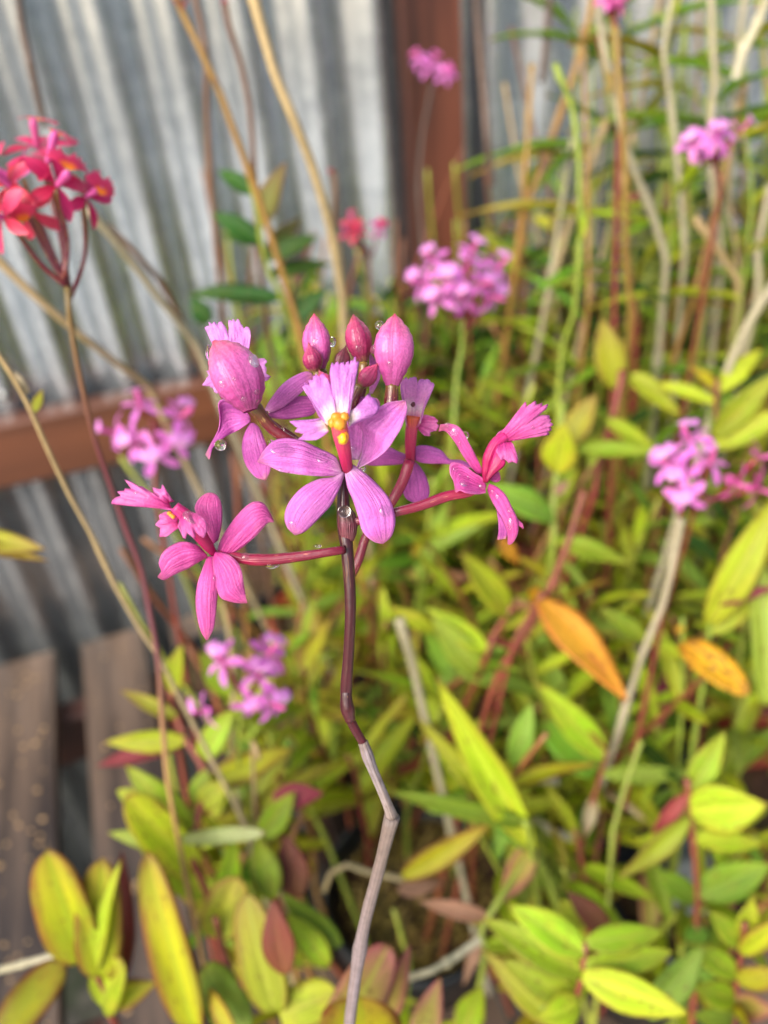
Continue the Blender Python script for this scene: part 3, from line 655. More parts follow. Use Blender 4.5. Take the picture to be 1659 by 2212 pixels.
# flower 3: behind right, turned away
D3 = .222; f = sub('flower', ORC); f['label'] = 'softly blurred pink flower turned aside behind the forward one'
surf('petal', ZD, [(345, 600), (290, 580), (220, 548), (140, 560), (40, 640)], [(345, 650), (300, 668), (220, 676), (130, 680), (40, 672)], [0, 0, 0], 'violet_deep', f, D3 + .001, cup=1, seed=10)
surf('petal', ZD, [(380, 570), (430, 538), (510, 538), (600, 575), (655, 635), (740, 642), (850, 690)], [(385, 622), (440, 655), (520, 664), (600, 664), (680, 672), (760, 690), (850, 700)], [0, 1, 1, 0], 'violet_deep', f, D3, cup=1.2, tilt=.5, seed=11)
surf('sepal', ZD, [(385, 660), (345, 740), (322, 830), (335, 905), (385, 942), (425, 946)], [(405, 650), (450, 695), (492, 770), (512, 850), (500, 912), (440, 945)], [0, -1, -1, 0], 'violet_deep', f, D3 + .002, cup=1, seed=12)
ztube('column', ZD, [(375, 650, 0), (374, 560, 2), (378, 460, 4), (388, 380, 5), (396, 320, 6)], [34, 38, 42, 44, 48], 'column', f, D3 - .001, seg=12, n=16)
fringe('lip', ZD, [(345, 400), (385, 420), (435, 400)], [(338, 340), (320, 220), (302, 120), (306, 60), (325, 62), (340, 42), (360, 58), (385, 46), (412, 38), (422, 62), (426, 88), (436, 62), (460, 55), (478, 62), (505, 60), (522, 78), (548, 92), (538, 122), (520, 150), (490, 190), (472, 270), (462, 330)], 2, 3.5, 'lip_far', f, D3 - .005, bulge=-.5, teeth=8, per=2, seed=7)
fringe('lip', ZD, [(432, 340), (420, 380), (430, 420)], [(478, 312), (545, 330), (575, 356), (562, 375), (580, 392), (562, 428), (540, 432), (518, 440), (514, 466), (476, 464), (444, 430)], 2, 2.5, 'lip_pink', f, D3 - .004, teeth=4, per=3, seed=8)
blob('callus', ZD, 394, 240, 9.8, 16, 18, 'bud_brown', f, D3)
# flower 4: right, in profile
D4 = .2; f = sub('flower', ORC); f['label'] = 'deep pink flower in profile on the right arm'
surf('petal', ZD, [(884, 742), (840, 722), (762, 620), (702, 520), (650, 450), (620, 428), (578, 432)], [(896, 715), (850, 620), (790, 505), (738, 415), (690, 384), (640, 378), (588, 384)], [0, .5, 1, .5], 'pink', f, D4, cup=.9, tilt=.8, seed=13)
surf('petal', ZD, [(918, 874), (860, 884), (780, 876), (735, 858), (702, 870)], [(910, 800), (885, 762), (835, 732), (762, 680), (700, 655), (662, 668), (660, 730), (688, 800), (698, 866)], [0, 1.5, 3, 3], 'pink', f, D4 - .001, cup=-1.6, tilt=[0, -1.5, -1.5], seed=14)
surf('sepal', ZD, [(928, 850), (945, 900), (992, 990), (1040, 1070), (1072, 1160), (1078, 1246)], [(940, 808), (1000, 835), (1062, 895), (1104, 980), (1140, 1060), (1148, 1160), (1110, 1236), (1082, 1248)], [0, 1, 2, 1], 'pink', f, D4, cup=1, tilt=.6, seed=15)
surf('sepal', ZD, [(1090, 985), (1118, 1050), (1140, 1105), (1160, 1115), (1185, 1134)], [(1104, 980), (1135, 1045), (1160, 1078), (1182, 1098), (1189, 1130)], [1.5, 2, 2.5], 'pink', f, D4, n=10, m=6, seed=16)
surf('sepal', ZD, [(995, 990), (1004, 1060), (1010, 1140), (1000, 1214)], [(1040, 1060), (1062, 1120), (1074, 1160), (1062, 1206)], [-1, -1, -.5], 'violet_deep', f, D4 + .001, n=12, m=6, seed=17)
surf('petal', ZD, [(945, 740), (975, 722), (1010, 722), (1024, 772)], [(945, 780), (970, 795), (1000, 800), (1022, 782)], [0, 0, 0], 'pink', f, D4 + .002, n=10, m=6, seed=18)
ztube('column', ZD, [(915, 800, 0), (925, 710, .5), (950, 610, 1), (995, 525, 1), (1060, 465, 1)], [22, 44, 58, 58, 44], 'column_deep', f, D4 - .001, seg=14, n=22, flat=.8)
surf('column', ZD, [(925, 800), (985, 735), (1060, 662), (1010, 560)], [(915, 780), (940, 700), (970, 620), (1000, 540)], [.5, 1.5, 1], 'column_deep', f, D4 - .0035, cup=.6, n=12, m=6, seed=3)
fringe('lip', ZD, [(985, 470), (1020, 500), (1095, 505)], [(1010, 440), (1085, 388), (1145, 340), (1165, 305), (1182, 268), (1190, 240), (1204, 216), (1214, 258), (1232, 240), (1246, 236), (1258, 222), (1276, 214), (1280, 242), (1296, 240), (1312, 234), (1322, 228), (1324, 252), (1346, 244), (1368, 236), (1352, 272), (1325, 292), (1300, 316), (1340, 316), (1376, 320), (1372, 342), (1390, 346), (1378, 366), (1404, 382), (1380, 400), (1392, 426), (1362, 428), (1374, 456), (1335, 448), (1300, 464), (1215, 478), (1160, 484), (1120, 492)], 1, 2, 'lip_pink', f, D4 - .001, bulge=2.5, teeth=4, per=2, seed=9, rows=14)
fringe('lip', ZD, [(1010, 530), (1050, 510), (1100, 508)], [(990, 572), (1010, 610), (1030, 642), (1044, 630), (1062, 642), (1082, 660), (1110, 652), (1140, 664), (1150, 640), (1142, 605), (1130, 562), (1112, 525)], 1, 2.5, 'lip_pink', f, D4 - .003, bulge=1.2, teeth=4, per=3, seed=10)
# flower 5: lower left
D5 = .199; f = sub('flower', ORC); f['label'] = 'hot pink flower on the low left arm, lip pointing left'
surf('petal', ZC, [(822, 668), (858, 560), (935, 440), (1000, 362), (1075, 302), (1150, 300), (1195, 355), (1232, 434)], [(930, 668), (1000, 628), (1060, 580), (1110, 535), (1150, 490), (1185, 450), (1210, 442), (1234, 440)], [0, 1, 2.5, 1.5], 'pink', f, D5 + .001, cup=1.6, tilt=.5, seed=19)
surf('sepal', ZC, [(800, 600), (758, 530), (700, 420), (666, 345), (690, 282), (740, 240), (776, 232)], [(832, 570), (856, 470), (862, 380), (856, 310), (835, 262), (810, 240), (782, 232)], [0, -.5, 0, 1], 'pink', f, D5 + .002, cup=1.3, seed=20)
surf('petal', ZC, [(752, 680), (700, 622), (640, 592), (560, 584), (482, 620), (430, 670), (408, 742), (430, 790), (398, 832)], [(758, 690), (680, 735), (620, 772), (560, 798), (510, 822), (465, 848), (440, 856), (420, 850), (400, 836)], [0, 1.5, 2.5, 3], 'pink', f, D5, cup=1.6, tilt=-.5, seed=21)
surf('sepal', ZC, [(755, 690), (722, 780), (688, 880), (674, 990), (680, 1100), (708, 1220), (748, 1290)], [(800, 690), (830, 790), (832, 900), (826, 990), (815, 1100), (802, 1200), (760, 1288)], [0, 1, 1.5, .5], 'pink', f, D5 + .0005, cup=1.4, seed=22)
surf('sepal', ZC, [(795, 672), (800, 770), (812, 860), (846, 975), (900, 1006), (965, 1022), (1038, 1024)], [(815, 655), (900, 672), (965, 720), (1002, 790), (1016, 880), (1028, 960), (1042, 1022)], [.5, 1.5, 2.5, 1.5], 'pink', f, D5, cup=1.3, tilt=.5, seed=23)
ztube('column', ZC, [(800, 665, 0), (740, 585, 3), (670, 490, 5.5), (600, 400, 7), (520, 330, 8)], [28, 44, 54, 52, 40], 'column_deep', f, D5, seg=14, n=20)
fringe('lip', ZC, [(560, 360), (500, 345), (480, 300), (520, 290)], [(470, 352), (400, 342), (340, 302), (250, 316), (170, 292), (118, 276), (66, 312), (72, 284), (98, 264), (134, 252), (108, 222), (160, 216), (162, 200), (204, 204), (206, 196), (160, 136), (200, 150), (254, 186), (282, 184), (302, 214), (345, 250), (372, 232), (364, 194), (424, 206), (432, 170), (452, 206), (470, 244), (486, 290)], 1, 2, 'lip_pink', f, D5 - .007, bulge=2, teeth=3, per=3, seed=11, rows=12)
fringe('lip', ZC, [(560, 400), (540, 440), (560, 480)], [(500, 370), (452, 366), (408, 392), (414, 422), (382, 460), (418, 482), (412, 546), (462, 546), (530, 490)], 1, 1, 'lip_pink', f, D5 - .005, bulge=.8, teeth=4, per=4, seed=12)
fringe('lip', ZC, [(560, 400), (600, 362), (650, 372)], [(545, 470), (580, 552), (598, 562), (612, 522), (640, 540), (668, 566), (668, 510), (700, 540), (732, 555), (752, 505), (756, 452), (722, 412), (672, 378)], 1.5, 3, 'lip_pink', f, D5 - .0075, bulge=1.6, teeth=3, per=3, seed=13)
for x, y in ((482, 378), (508, 402), (495, 392)): blob('callus', ZC, x, y, 8.5, 16, 15, 'orange', f, D5)

# flower stalks, buds and stem
ped = [
 ('pedicel_maroon', ZA, [(1480, 1130, 0), (1400, 1078, 1), (1320, 1035, 1.5), (1220, 960, 2), (1150, 880, 3), (1090, 800, 4)], [36, 40, 42, 44, 46, 52], .206),
 ('pedicel_maroon', ZA, [(1520, 1240, 0), (1400, 1060, 0), (1250, 960, 0), (1130, 880, 0)], [30, 32, 34, 36], .2115),
 ('pedicel', ZD, [(-60, 1480, -5), (0, 1360, -4), (60, 1180, -3), (150, 1060, -2), (245, 930, 0), (320, 790, 1), (370, 640, 2)], [38, 36, 34, 36, 38, 40, 40], .219),
 ('pedicel', ZD, [(-60, 1090, -2), (120, 1050, -1), (280, 1012, 0), (450, 968, 0), (640, 900, 0), (800, 870, 0), (910, 810, 0)], [34, 34, 35, 37, 40, 38, 26], .201),
 ('pedicel', ZC, [(1740, 640, -1), (1660, 652, 0), (1450, 684, 0), (1200, 712, 0), (1020, 706, 0), (920, 680, 0), (815, 665, 0)], [32, 33, 37, 42, 46, 40, 24], .2),
]
for mt, fr, pts, rad, d in ped: ztube('pedicel', fr, pts, rad, mt, ORC, d, seg=12, n=26)
def bud(fr, base, tip, rmax, mt, d, q=0, prof=None, stalk=None, seed=0, lab=None, bend=0.):
    b = sub('bud', ORC)
    if lab: b['label'] = lab
    prof = prof or [.42, .62, .85, .98, 1.0, .93, .72, .42, .16, .02]
    dx, dy = tip[0] - base[0], tip[1] - base[1]
    pts = [(base[0] + dx * t - dy * bend * math.sin(math.pi * t), base[1] + dy * t + dx * bend * math.sin(math.pi * t), q + 1.2 * t) for t in (0, .25, .5, .75, 1)]
    P = [W(*fr(x, y), d - z / 1000) for x, y, z in pts]; n = 30
    Pc = [Vector(p) for p in catmull([tuple(p) for p in P], n)]; k = .3 / F * d; vs, uv, fs = [], [], []; seg = 24
    ph = seed * 1.3; a = ROT @ Vector((0, 0, 1))
    for i, p in enumerate(Pc):
        t = (Pc[min(i + 1, n - 1)] - Pc[max(i - 1, 0)]).normalized(); a = (a - t * a.dot(t)).normalized(); bb = t.cross(a); r = lerpl(prof, i / (n - 1)) * rmax * k
        for s in range(seg):
            th = 2 * math.pi * s / seg; g = 1 + .05 * math.cos(3 * th + ph) - .09 * math.exp(-((math.fmod(th * 3 / (2 * math.pi) + ph, 1) - .5) / .07) ** 2)
            vs.append(p + (a * math.cos(th) + bb * math.sin(th)) * r * g); uv.append((s / seg, i / (n - 1)))
    for i in range(n - 1):
        for s in range(seg): s2 = (s + 1) % seg; fs.append([i * seg + s, i * seg + s2, (i + 1) * seg + s2, (i + 1) * seg + s])
    make('bud_body', vs, fs, uv, mt, b, collect=True)
    if stalk: ztube('bud_stalk', fr, stalk[0], stalk[1], 'pedicel_maroon', b, d, seg=10, n=14)
FULL = [.26, .5, .76, .92, 1.0, 1.0, .9, .68, .36, .05]
bud(ZA, (1062, 838), (800, 335), 182, 'bud', .196, prof=[.3, .6, .84, .97, 1.0, .99, .92, .76, .47, .06], seed=1, bend=.05, lab='largest pink bud, leaning left and beaded with rain')
bud(ZB_, (980, 660), (1000, 138), 143, 'bud', .2, stalk=([(960, 900, 0), (972, 790, 0), (980, 650, 0)], [52, 54, 50]), prof=[.34, .52, .72, .9, 1.0, 1.0, .93, .74, .42, .03], seed=2, lab='tall pink bud at the right of the bud group')
bud(ZB_, (465, 560), (418, 138), 103, 'bud', .206, stalk=([(640, 900, 0), (540, 720, 0), (465, 545, 0)], [30, 34, 40]), prof=FULL, seed=3, lab='pink bud at the left of the bud group')
bud(ZB_, (430, 560), (378, 345), 74, 'bud_dark', .2015, stalk=([(620, 860, 0), (500, 700, 0), (430, 550, 0)], [26, 28, 30]), seed=4, lab='crimson bud overlapping the left pink bud')
bud(ZB_, (775, 500), (700, 143), 96, 'bud_dark', .2035, stalk=([(700, 860, 0), (760, 700, 0), (775, 490, 0)], [30, 34, 36]), prof=FULL, seed=5, lab='crimson bud in the middle of the bud group')
bud(ZB_, (745, 665), (884, 488), 66, 'bud_dark', .199, stalk=([(680, 880, 0), (700, 770, 0), (745, 655, 0)], [36, 42, 40]), seed=6, lab='small crimson bud tilting to the right')
bud(ZB_, (600, 560), (650, 360), 58, 'bud_brown', .2045, stalk=([(650, 860, 0), (620, 700, 0), (605, 540, 0)], [26, 30, 36]), seed=7, lab='tiny brown unopened bud among the pink ones')
bud(ZB_, (530, 690), (450, 540), 58, 'bud_dark', .2, stalk=([(640, 880, 0), (590, 780, 0), (530, 680, 0)], [22, 24, 26]), seed=8, lab='small crimson bud half hidden by the fringed lip')
surf('petal', ZB_, [(815, 720), (820, 600), (815, 480), (820, 420)], [(840, 715), (895, 600), (880, 520), (850, 460)], [0, 0, 0], 'violet', ORC, .21, n=14, m=6, seed=31)
SP = [(775, 830, .2035), (762, 880, .204), (748, 960, .204), (742, 1040, .204), (743, 1130, .203), (750, 1190, .203), (757, 1300, .2045), (754, 1400, .207), (748, 1500, .21), (756, 1552, .2115), (786, 1608, .213)]
tube('stem', P3(SP), [mm(w_, .205) for w_ in (20, 22, 24, 25, 30, 27, 25, 24, 24, 27, 22, 20)], 'stem', ORC, seg=14, n=80, collect=True)
tube('stem_sheath', P3([(746, 1098, .203), (750, 1130, .2028), (751, 1168, .203)]), [mm(w_, .203) for w_ in (24, 40, 44, 38, 27)], 'bud_brown', ORC, seg=16, n=16, ridge=(3, .08), collect=True)
tube('stem_sheath', P3([(748, 1480, .2095), (749, 1520, .21), (757, 1556, .2115)]), [mm(w_, .21) for w_ in (22, 26, 32, 24)], 'stem', ORC, seg=14, n=14, collect=True)
K1 = P3([(784, 1603, .2125), (803, 1656, .214), (832, 1725, .217), (847, 1764, .219)])
K2 = P3([(847, 1764, .219), (838, 1800, .221), (818, 1880, .226), (790, 1985, .234), (776, 2060, .242), (764, 2140, .25), (755, 2214, .26), (748, 2300, .272)])
tube('cane', K1 , [mm(w_, .216) for w_ in (22, 26, 22, 21, 21, 22, 26)], 'reed', ORC, seg=14, n=24, collect=True)
tube('cane', K2 + [K2[-1] + Vector((.002, .004, -.12)), Vector((pot_xy.x, pot_xy.y + .012, ZB + .1))], cane_radii(.0019, .0024, 9, 1.22), 'reed', ORC, seg=14, n=150, collect=True)
pot(pot_xy.x, pot_xy.y + .012, .062, .115, 'black_pot', 'black plastic pot under the sharp maroon flower stem')

# ------------------------------------------------------------------ raindrops resting on the focus orchid
TREE = BVHTree.FromPolygons(BV, BF)
def drop(fr, x, y, r, label, ry=None, hang=None, flat=.62):
    """bead of water: sits on the petal hit by the ray, or hangs at depth `hang`"""
    X, Y = fr(x, y); d = ray(X, Y); nrm = None; hang_in = hang is not None
    if hang is None:
        h = TREE.ray_cast(CAM, d.normalized())
        if h[0] is None: hang = .2
        else:
            nrm = h[1] if h[1].dot(d) < 0 else -h[1]; c = h[0]; dep = -(ROT.transposed() @ (c - CAM)).z
    if hang is not None: dep = hang; c = W(X, Y, hang); nrm = ROT @ Vector((0, 0, 1)); flat = .95
    nrm0 = None if hang_in else nrm
    k = .30006 / F * dep; rx = r * k; ry = (ry or r) * k; rz = min(rx, ry) * flat
    t1 = ROT @ Vector((1, 0, 0)); t1 = (t1 - nrm * t1.dot(nrm)).normalized(); t2 = nrm.cross(t1)
    c = c + nrm * (.00028 if hang is None else 0); seg = 18; vs, fs = [], []
    for j in range(1, seg):
        th = math.pi * j / seg
        for i in range(seg):
            a = 2 * math.pi * i / seg; p = (t1 * (rx * math.sin(th) * math.cos(a)) + t2 * (ry * math.sin(th) * math.sin(a)) + nrm * (math.cos(th) * rz * (1 if math.cos(th) > 0 or hang is not None else .04)))
            if hang is not None: p *= 1 - .14 * max(0, p.normalized().z)
            vs.append(p)
    top = len(vs); vs += [nrm * rz, -nrm * rz * (1 if hang is not None else .04)]
    for j in range(seg - 2):
        for i in range(seg): i2 = (i + 1) % seg; fs.append([j * seg + i, (j + 1) * seg + i, (j + 1) * seg + i2, j * seg + i2])
    for i in range(seg): i2 = (i + 1) % seg; fs.append([top, i, i2]); fs.append([top + 1, (seg - 2) * seg + i2, (seg - 2) * seg + i])
    me = bpy.data.meshes.new('water_drop'); me.from_pydata(vs, [], fs); me.update()
    for p in me.polygons: p.use_smooth = True
    o = link('water_drop', me, None, 'water' if nrm0 is None else 'water_thin'); o.location = c; o['label'] = label; o['category'] = 'water drop'; o['group'] = 'raindrops on the sharp orchid'
LB, RB = 'the largest leaning bud', 'the tall right bud'
drop(ZA, 1082, 482, 50, 'large flat raindrop on the upper right shoulder of ' + LB, ry=60)
drop(ZA, 764, 415, 22, 'elongated raindrop clinging to the left edge of ' + LB, ry=62, hang=.1965)
drop(ZA, 862, 640, 30, 'round raindrop low on the left side of ' + LB)
drop(ZA, 882, 725, 38, 'raindrop hanging under the lower left edge of ' + LB, hang=.1985)
drop(ZA, 945, 606, 17, 'tiny raindrop on the middle of ' + LB)
drop(ZA, 1015, 750, 22, 'small raindrop near the base of ' + LB)
drop(ZA, 1106, 700, 22, 'small raindrop on the lower right side of ' + LB)
drop(ZA, 850, 1082, 45, 'clear raindrop hanging below the twisted left petal', hang=.208)
drop(ZA, 1182, 855, 22, 'small raindrop on the upper side of the leaning bud stalk', hang=.206)
drop(ZA, 1110, 765, 13, 'tiny raindrop where the leaning bud meets its stalk')
drop(ZA, 1210, 1060, 20, 'raindrop under the leaning bud stalk beside the left violet petal', hang=.204)
drop(ZA, 1296, 966, 16, 'tiny raindrop on top of the leaning bud stalk near the stem', hang=.204)
drop(ZB_, 552, 340, 27, 'round raindrop on the right edge of the left pink bud', hang=.205, ry=40)
drop(ZB_, 890, 220, 36, 'flat raindrop near the top of ' + RB)
drop(ZB_, 852, 396, 44, 'wide raindrop on the left flank of ' + RB, ry=34)
drop(ZB_, 965, 498, 26, 'round raindrop low in the middle of ' + RB)
drop(ZB_, 1064, 474, 28, 'raindrop on the right edge of ' + RB, hang=.199)
drop(ZB_, 425, 340, 22, 'small raindrop between the two left buds')
drop(ZB_, 735, 385, 26, 'raindrop on the lower side of the middle crimson bud')
drop(ZB_, 705, 1110, 27, 'round raindrop between column and upper sepal of the forward flower')
drop(ZB_, 770, 1250, 24, 'raindrop at the heart of the forward flower, right of its column', hang=.2)
drop(ZB_, 190, 1122, 92, 'largest flat raindrop near the tip of the left violet petal', ry=52, flat=.3)
drop(ZB_, 475, 1182, 46, 'flat raindrop near the base of the left violet petal', flat=.35)
drop(ZB_, 180, 1268, 18, 'tiny raindrop on the lower rim of the left violet petal')
drop(ZB_, 925, 1560, 44, 'round raindrop near the end of the lower right sepal', flat=.4)
drop(ZB_, 262, 1655, 30, 'raindrop near the tip of the lower left sepal', flat=.35)
drop(ZB_, 635, 1560, 48, 'big round raindrop hanging on the dark stem under the forward flower', hang=.1985)
drop(ZD, 1505 - 737, 1010 - 553, 30, 'round raindrop beside the upper petal of the profile flower', hang=.2)
drop(ZD, 692, 430, 42, 'large raindrop near the top of the profile flower upper petal', flat=.7)
drop(ZD, 640, 384, 20, 'raindrop at the tip of the profile flower upper petal')
drop(ZD, 730, 520, 16, 'small raindrop halfway down the profile flower upper petal', ry=24)
drop(ZD, 752, 815, 30, 'raindrop in the left corner of the cupped petal', flat=.8)
drop(ZD, 885, 828, 38, 'large raindrop in the right corner of the cupped petal', flat=.8)
drop(ZD, 690, 708, 19, 'small raindrop at the top of the cupped petal', flat=.8)
drop(ZD, 728, 748, 15, 'tiny raindrop in the middle of the cupped petal', flat=.8)
drop(ZD, 790, 765, 15, 'tiny raindrop on the rear rim of the cupped petal', flat=.8)
drop(ZD, 965, 865, 20, 'raindrop at the top of the drooping pink sepal')
drop(ZD, 1000, 900, 18, 'second raindrop down the drooping pink sepal')
drop(ZD, 1092, 1005, 26, 'raindrop halfway down the drooping pink sepal')
drop(ZD, 1096, 1095, 24, 'long raindrop near the end of the drooping pink sepal', ry=50)
drop(ZD, 1254, 405, 14, 'tiny raindrop on the fringed lip of the profile flower')
drop(ZC, 630, 416, 64, 'big bright raindrop on the lip of the low left flower', ry=56, flat=.6)
drop(ZC, 1220, 748, 56, 'raindrop hanging under the low left crimson arm', ry=30, hang=.2)
drop(ZC, 1550, 614, 28, 'raindrop on top of the low left crimson arm', ry=14, hang=.2)
drop(ZC, 1030, 690, 34, 'flat raindrop at the outer end of the low left crimson arm', ry=28)
drop(ZC, 810, 842, 18, 'tiny raindrop between the two lower sepals of the low left flower', ry=24)
drop(ZC, 245, 232, 20, 'tiny raindrop on the ragged left lip of the low left flower', ry=14)
# ------------------------------------------------------------------ labels that point at one thing among many
MARKS = [(935, 300, 'the brown post'), (200, 935, 'the brown rail'), (990, 600, 'the large lilac cluster'), (1540, 1020, 'the right pink cluster'),
         (510, 1480, 'the small pink cluster'), (1270, 1390, 'the large orange leaf'), (1545, 1440, 'the spotted amber leaf'), (755, 1450, 'the maroon stem'),
         (930, 1950, 'the open black pot'), (1545, 300, 'the upper lilac flowers'), (1480, 1880, 'the grey stone'), (1250, 480, 'the green tipped cane'),
         (690, 400, 'the thick pale cane'), (1120, 1860, 'the pink tipped leaf'), (1659, 2212, 'the bottom right corner'), (90, 1600, 'the bare slats'), (1659, 0, 'the top right corner'),
         (1659, 700, 'the right edge'), (0, 2212, 'the bottom left corner'), (690, 1290, 'the clay red pot'), (640, 760, 'the pink buds'), (1090, 1000, 'the profile flower')]
USED = set()
def describe(x, y, adj, noun):
    for m in sorted(MARKS, key=lambda m: math.hypot(m[0] - x, m[1] - y)):
        dx, dy = x - m[0], y - m[1]; h = 'right' if dx > 0 else 'left'; v = 'above' if dy < 0 else 'below'
        d = math.hypot(dx, dy)
        if d < 30: w_ = 'directly behind'
        elif abs(dx) > 2.2 * abs(dy): w_ = ('just ' if d < 130 else '') + h + ' of'
        elif abs(dy) > 2.2 * abs(dx): w_ = ('just ' if d < 130 else '') + v
        else: w_ = v + ' and ' + ('just ' if d < 160 else '') + h + ' of'
        t = f'{adj} {noun} {w_} {m[2]}'
        if t not in USED: USED.add(t); return t
    return t
def onto(p, path):
    """nearest point of a cane to p"""
    best = min(((q - p).length, i) for i, q in enumerate(path)); return path[best[1]], best[0]
def dense(P, n=40): return [Vector(p) for p in catmull([tuple(p) for p in P], n)]

# ------------------------------------------------------------------ dry canes and thin stems placed by hand
def cane(label, pts, wpx, m, nodes=7, root=True, name='dry_cane', cat='plant stem', k=1.25, drift=(0, .02), kids=(), group=None):
    P = P3(pts); P = rooted(P, drift) if root else P
    base = P[-1] if root else P[-1]
    t = thing(name, label, cat, base, group)
    w0, w1 = (wpx, wpx) if isinstance(wpx, (int, float)) else wpx
    r0, r1 = mm(w0, pts[0][2]), mm(w1, pts[-1][2]); n = max(24, len(P) * 9)
    tube('cane', P, cane_radii(r0, r1, nodes, k), m, t, seg=9, n=n * 2, lin=True)
    for kd in kids: kd(t, P)
    return t
z1 = lambda x, y, d: (x * .5, y * .5, d)
z2 = lambda x, y, d: (829.5 + x * .5, y * .5, d)
def tips(*spec):
    def go(t, P):
        for (bx, by, tx, ty, w_, d, m) in spec:
            leaf(t, W(bx, by, d), W(tx, ty, d), w_ / F * d, m, nrm=ROT @ Vector((.2, .3, 1)), kind='lance', droop=.1, name='bract')
    return go
cane('orange tan cane leaning from the top edge down to the pink buds', [(375, -20, .44), (396, 30, .445), (432, 105, .45), (478, 205, .46), (508, 290, .47), (550, 400, .49), (592, 530, .51), (640, 690, .54)], (16, 22), 'ochre',
     kids=[tips((385, 10, 372, -14, 12, .44, 'red_leaf'), (392, 22, 405, -8, 10, .44, 'red_leaf'), (470, 190, 455, 140, 9, .455, 'rust'))])
cane('thin brown cane standing upright behind the orange tan one', [(415, -30, .5), (432, 40, .5), (446, 110, .5), (447, 240, .52), (455, 400, .54), (466, 520, .55), (482, 690, .58)], (14, 13), 'brown')
cane('slender pinkish brown cane with a dried knob at its tip near the top', [(486, 10, .48), (495, 60, .48), (520, 130, .49), (540, 230, .5), (548, 330, .51), (552, 420, .53), (560, 560, .56)], (13, 15), 'brown',
     kids=[tips((487, 20, 484, -12, 16, .48, 'red_leaf'))])
cane('thick pale tan cane crossing from the top edge to left of the post', [(545, -15, .42), (568, 70, .425), (592, 155, .43), (640, 270, .44), (672, 350, .455), (700, 440, .47), (722, 520, .49), (740, 640, .52), (744, 720, .54)], (23, 21), 'tan', nodes=5)
cane('dark knobbly root hanging down at the upper left corner', [(38, -20, .5), (48, 60, .5), (66, 140, .5), (82, 210, .51), (98, 275, .52)], (17, 15), 'rope', nodes=14, root=False, name='aerial_root', k=1.4)
cane('pale cane slanting from the left edge down to the pink cluster on the rail', [(-20, 545, .44), (60, 625, .45), (100, 662, .455), (180, 728, .47), (240, 775, .49), (320, 832, .52)], (17, 16), 'tan', nodes=4)
cane('pale straight cane slanting down from the red flowers', [(190, 450, .42), (228, 495, .43), (290, 572, .45), (345, 645, .47), (385, 695, .49), (425, 745, .51)], (19, 18), 'white_cane', nodes=4)
cane('thin fuzzy brown cane beside the pale one under the red flowers', [(232, 488, .47), (268, 520, .475), (305, 560, .48), (350, 610, .5), (392, 690, .52)], 13, 'brown', nodes=12, k=1.4)
cane('short brown cane with a broken dark top beside the thick pale cane', [(722, 372, .52), (725, 420, .52), (722, 520, .54), (735, 640, .56), (742, 720, .58)], (12, 14), 'brown', kids=[tips((722, 378, 708, 362, 14, .52, 'red_leaf'))])
cane('long thin arching cane from the left edge down to the slats', [(-30, 730, .31), (20, 800, .315), (60, 872, .32), (105, 975, .33), (150, 1070, .34), (200, 1160, .35), (250, 1268, .365), (300, 1355, .38), (340, 1412, .39)], (11, 16), 'tan', nodes=6,
     kids=[tips((75, 890, 90, 840, 22, .325, 'olive_leaf'), (60, 850, 30, 800, 16, .32, 'tan'))])
# right-hand thicket
cane('dark purple brown root hanging just right of the brown post', [(1028, -20, .62), (1036, 100, .62), (1045, 200, .63), (1052, 300, .64), (1062, 400, .66)], (17, 14), 'rope', nodes=16, root=False, name='aerial_root', k=1.35)
cane('second dark hanging root further right of the brown post', [(1190, -20, .66), (1180, 80, .66), (1172, 165, .67), (1168, 175, .67)], (15, 13), 'rope', nodes=9, root=False, name='aerial_root', k=1.35)
cane('brown bristly cane standing between the post and the green tipped cane', [(1150, 140, .64), (1142, 260, .65), (1136, 360, .66), (1130, 450, .68), (1115, 560, .7)], (11, 14), 'ochre', nodes=18, k=1.5)
cane('green tipped cane rising in front of the right thicket', [(1200, 140, .47), (1215, 178, .47), (1236, 232, .475), (1249, 320, .48), (1253, 420, .49), (1255, 500, .5), (1250, 580, .51), (1240, 680, .53), (1215, 745, .55), (1205, 860, .57), (1212, 1000, .59)], (13, 17), 'olive', nodes=6, name='green_cane',
     kids=[tips((1222, 200, 1196, 132, 22, .47, 'lime_pale'), (1238, 240, 1222, 186, 18, .475, 'lime'), (1256, 520, 1262, 420, 20, .495, 'lime'))])
cane('stout pale peeling cane right of the green tipped one', [(1292, 20, .54), (1302, 90, .52), (1322, 190, .53), (1345, 290, .54), (1375, 380, .55), (1412, 470, .57), (1440, 560, .59)], (15, 28), 'white_cane', nodes=5,
     kids=[tips((1318, 200, 1296, 60, 24, .525, 'blush'), (1325, 40, 1310, -30, 24, .52, 'red_leaf'), (1335, 30, 1350, -15, 20, .52, 'blush'))])
cane('thin tan cane twisting beside the stout peeling cane', [(1330, 60, .51), (1334, 160, .515), (1345, 250, .52), (1352, 400, .54), (1350, 560, .57), (1365, 680, .6)], (14, 14), 'ochre')
cane('pale jointed cane reaching the top edge right of the peeling cane', [(1452, -20, .58), (1440, 70, .58), (1432, 110, .58), (1446, 200, .59), (1460, 320, .6), (1470, 420, .61), (1480, 540, .63)], (13, 15), 'white_cane', nodes=8)
cane('pale green cane with a pale joint below the top right corner', [(1535, -20, .6), (1540, 100, .6), (1545, 170, .6), (1535, 260, .61), (1538, 420, .63), (1560, 560, .65)], (14, 14), 'white_cane', nodes=7)
cane('whitish cane slanting in from the top right corner', [(1665, -20, .55), (1632, 60, .555), (1605, 110, .56), (1590, 170, .57)], (20, 24), 'white_cane', nodes=3, root=False)
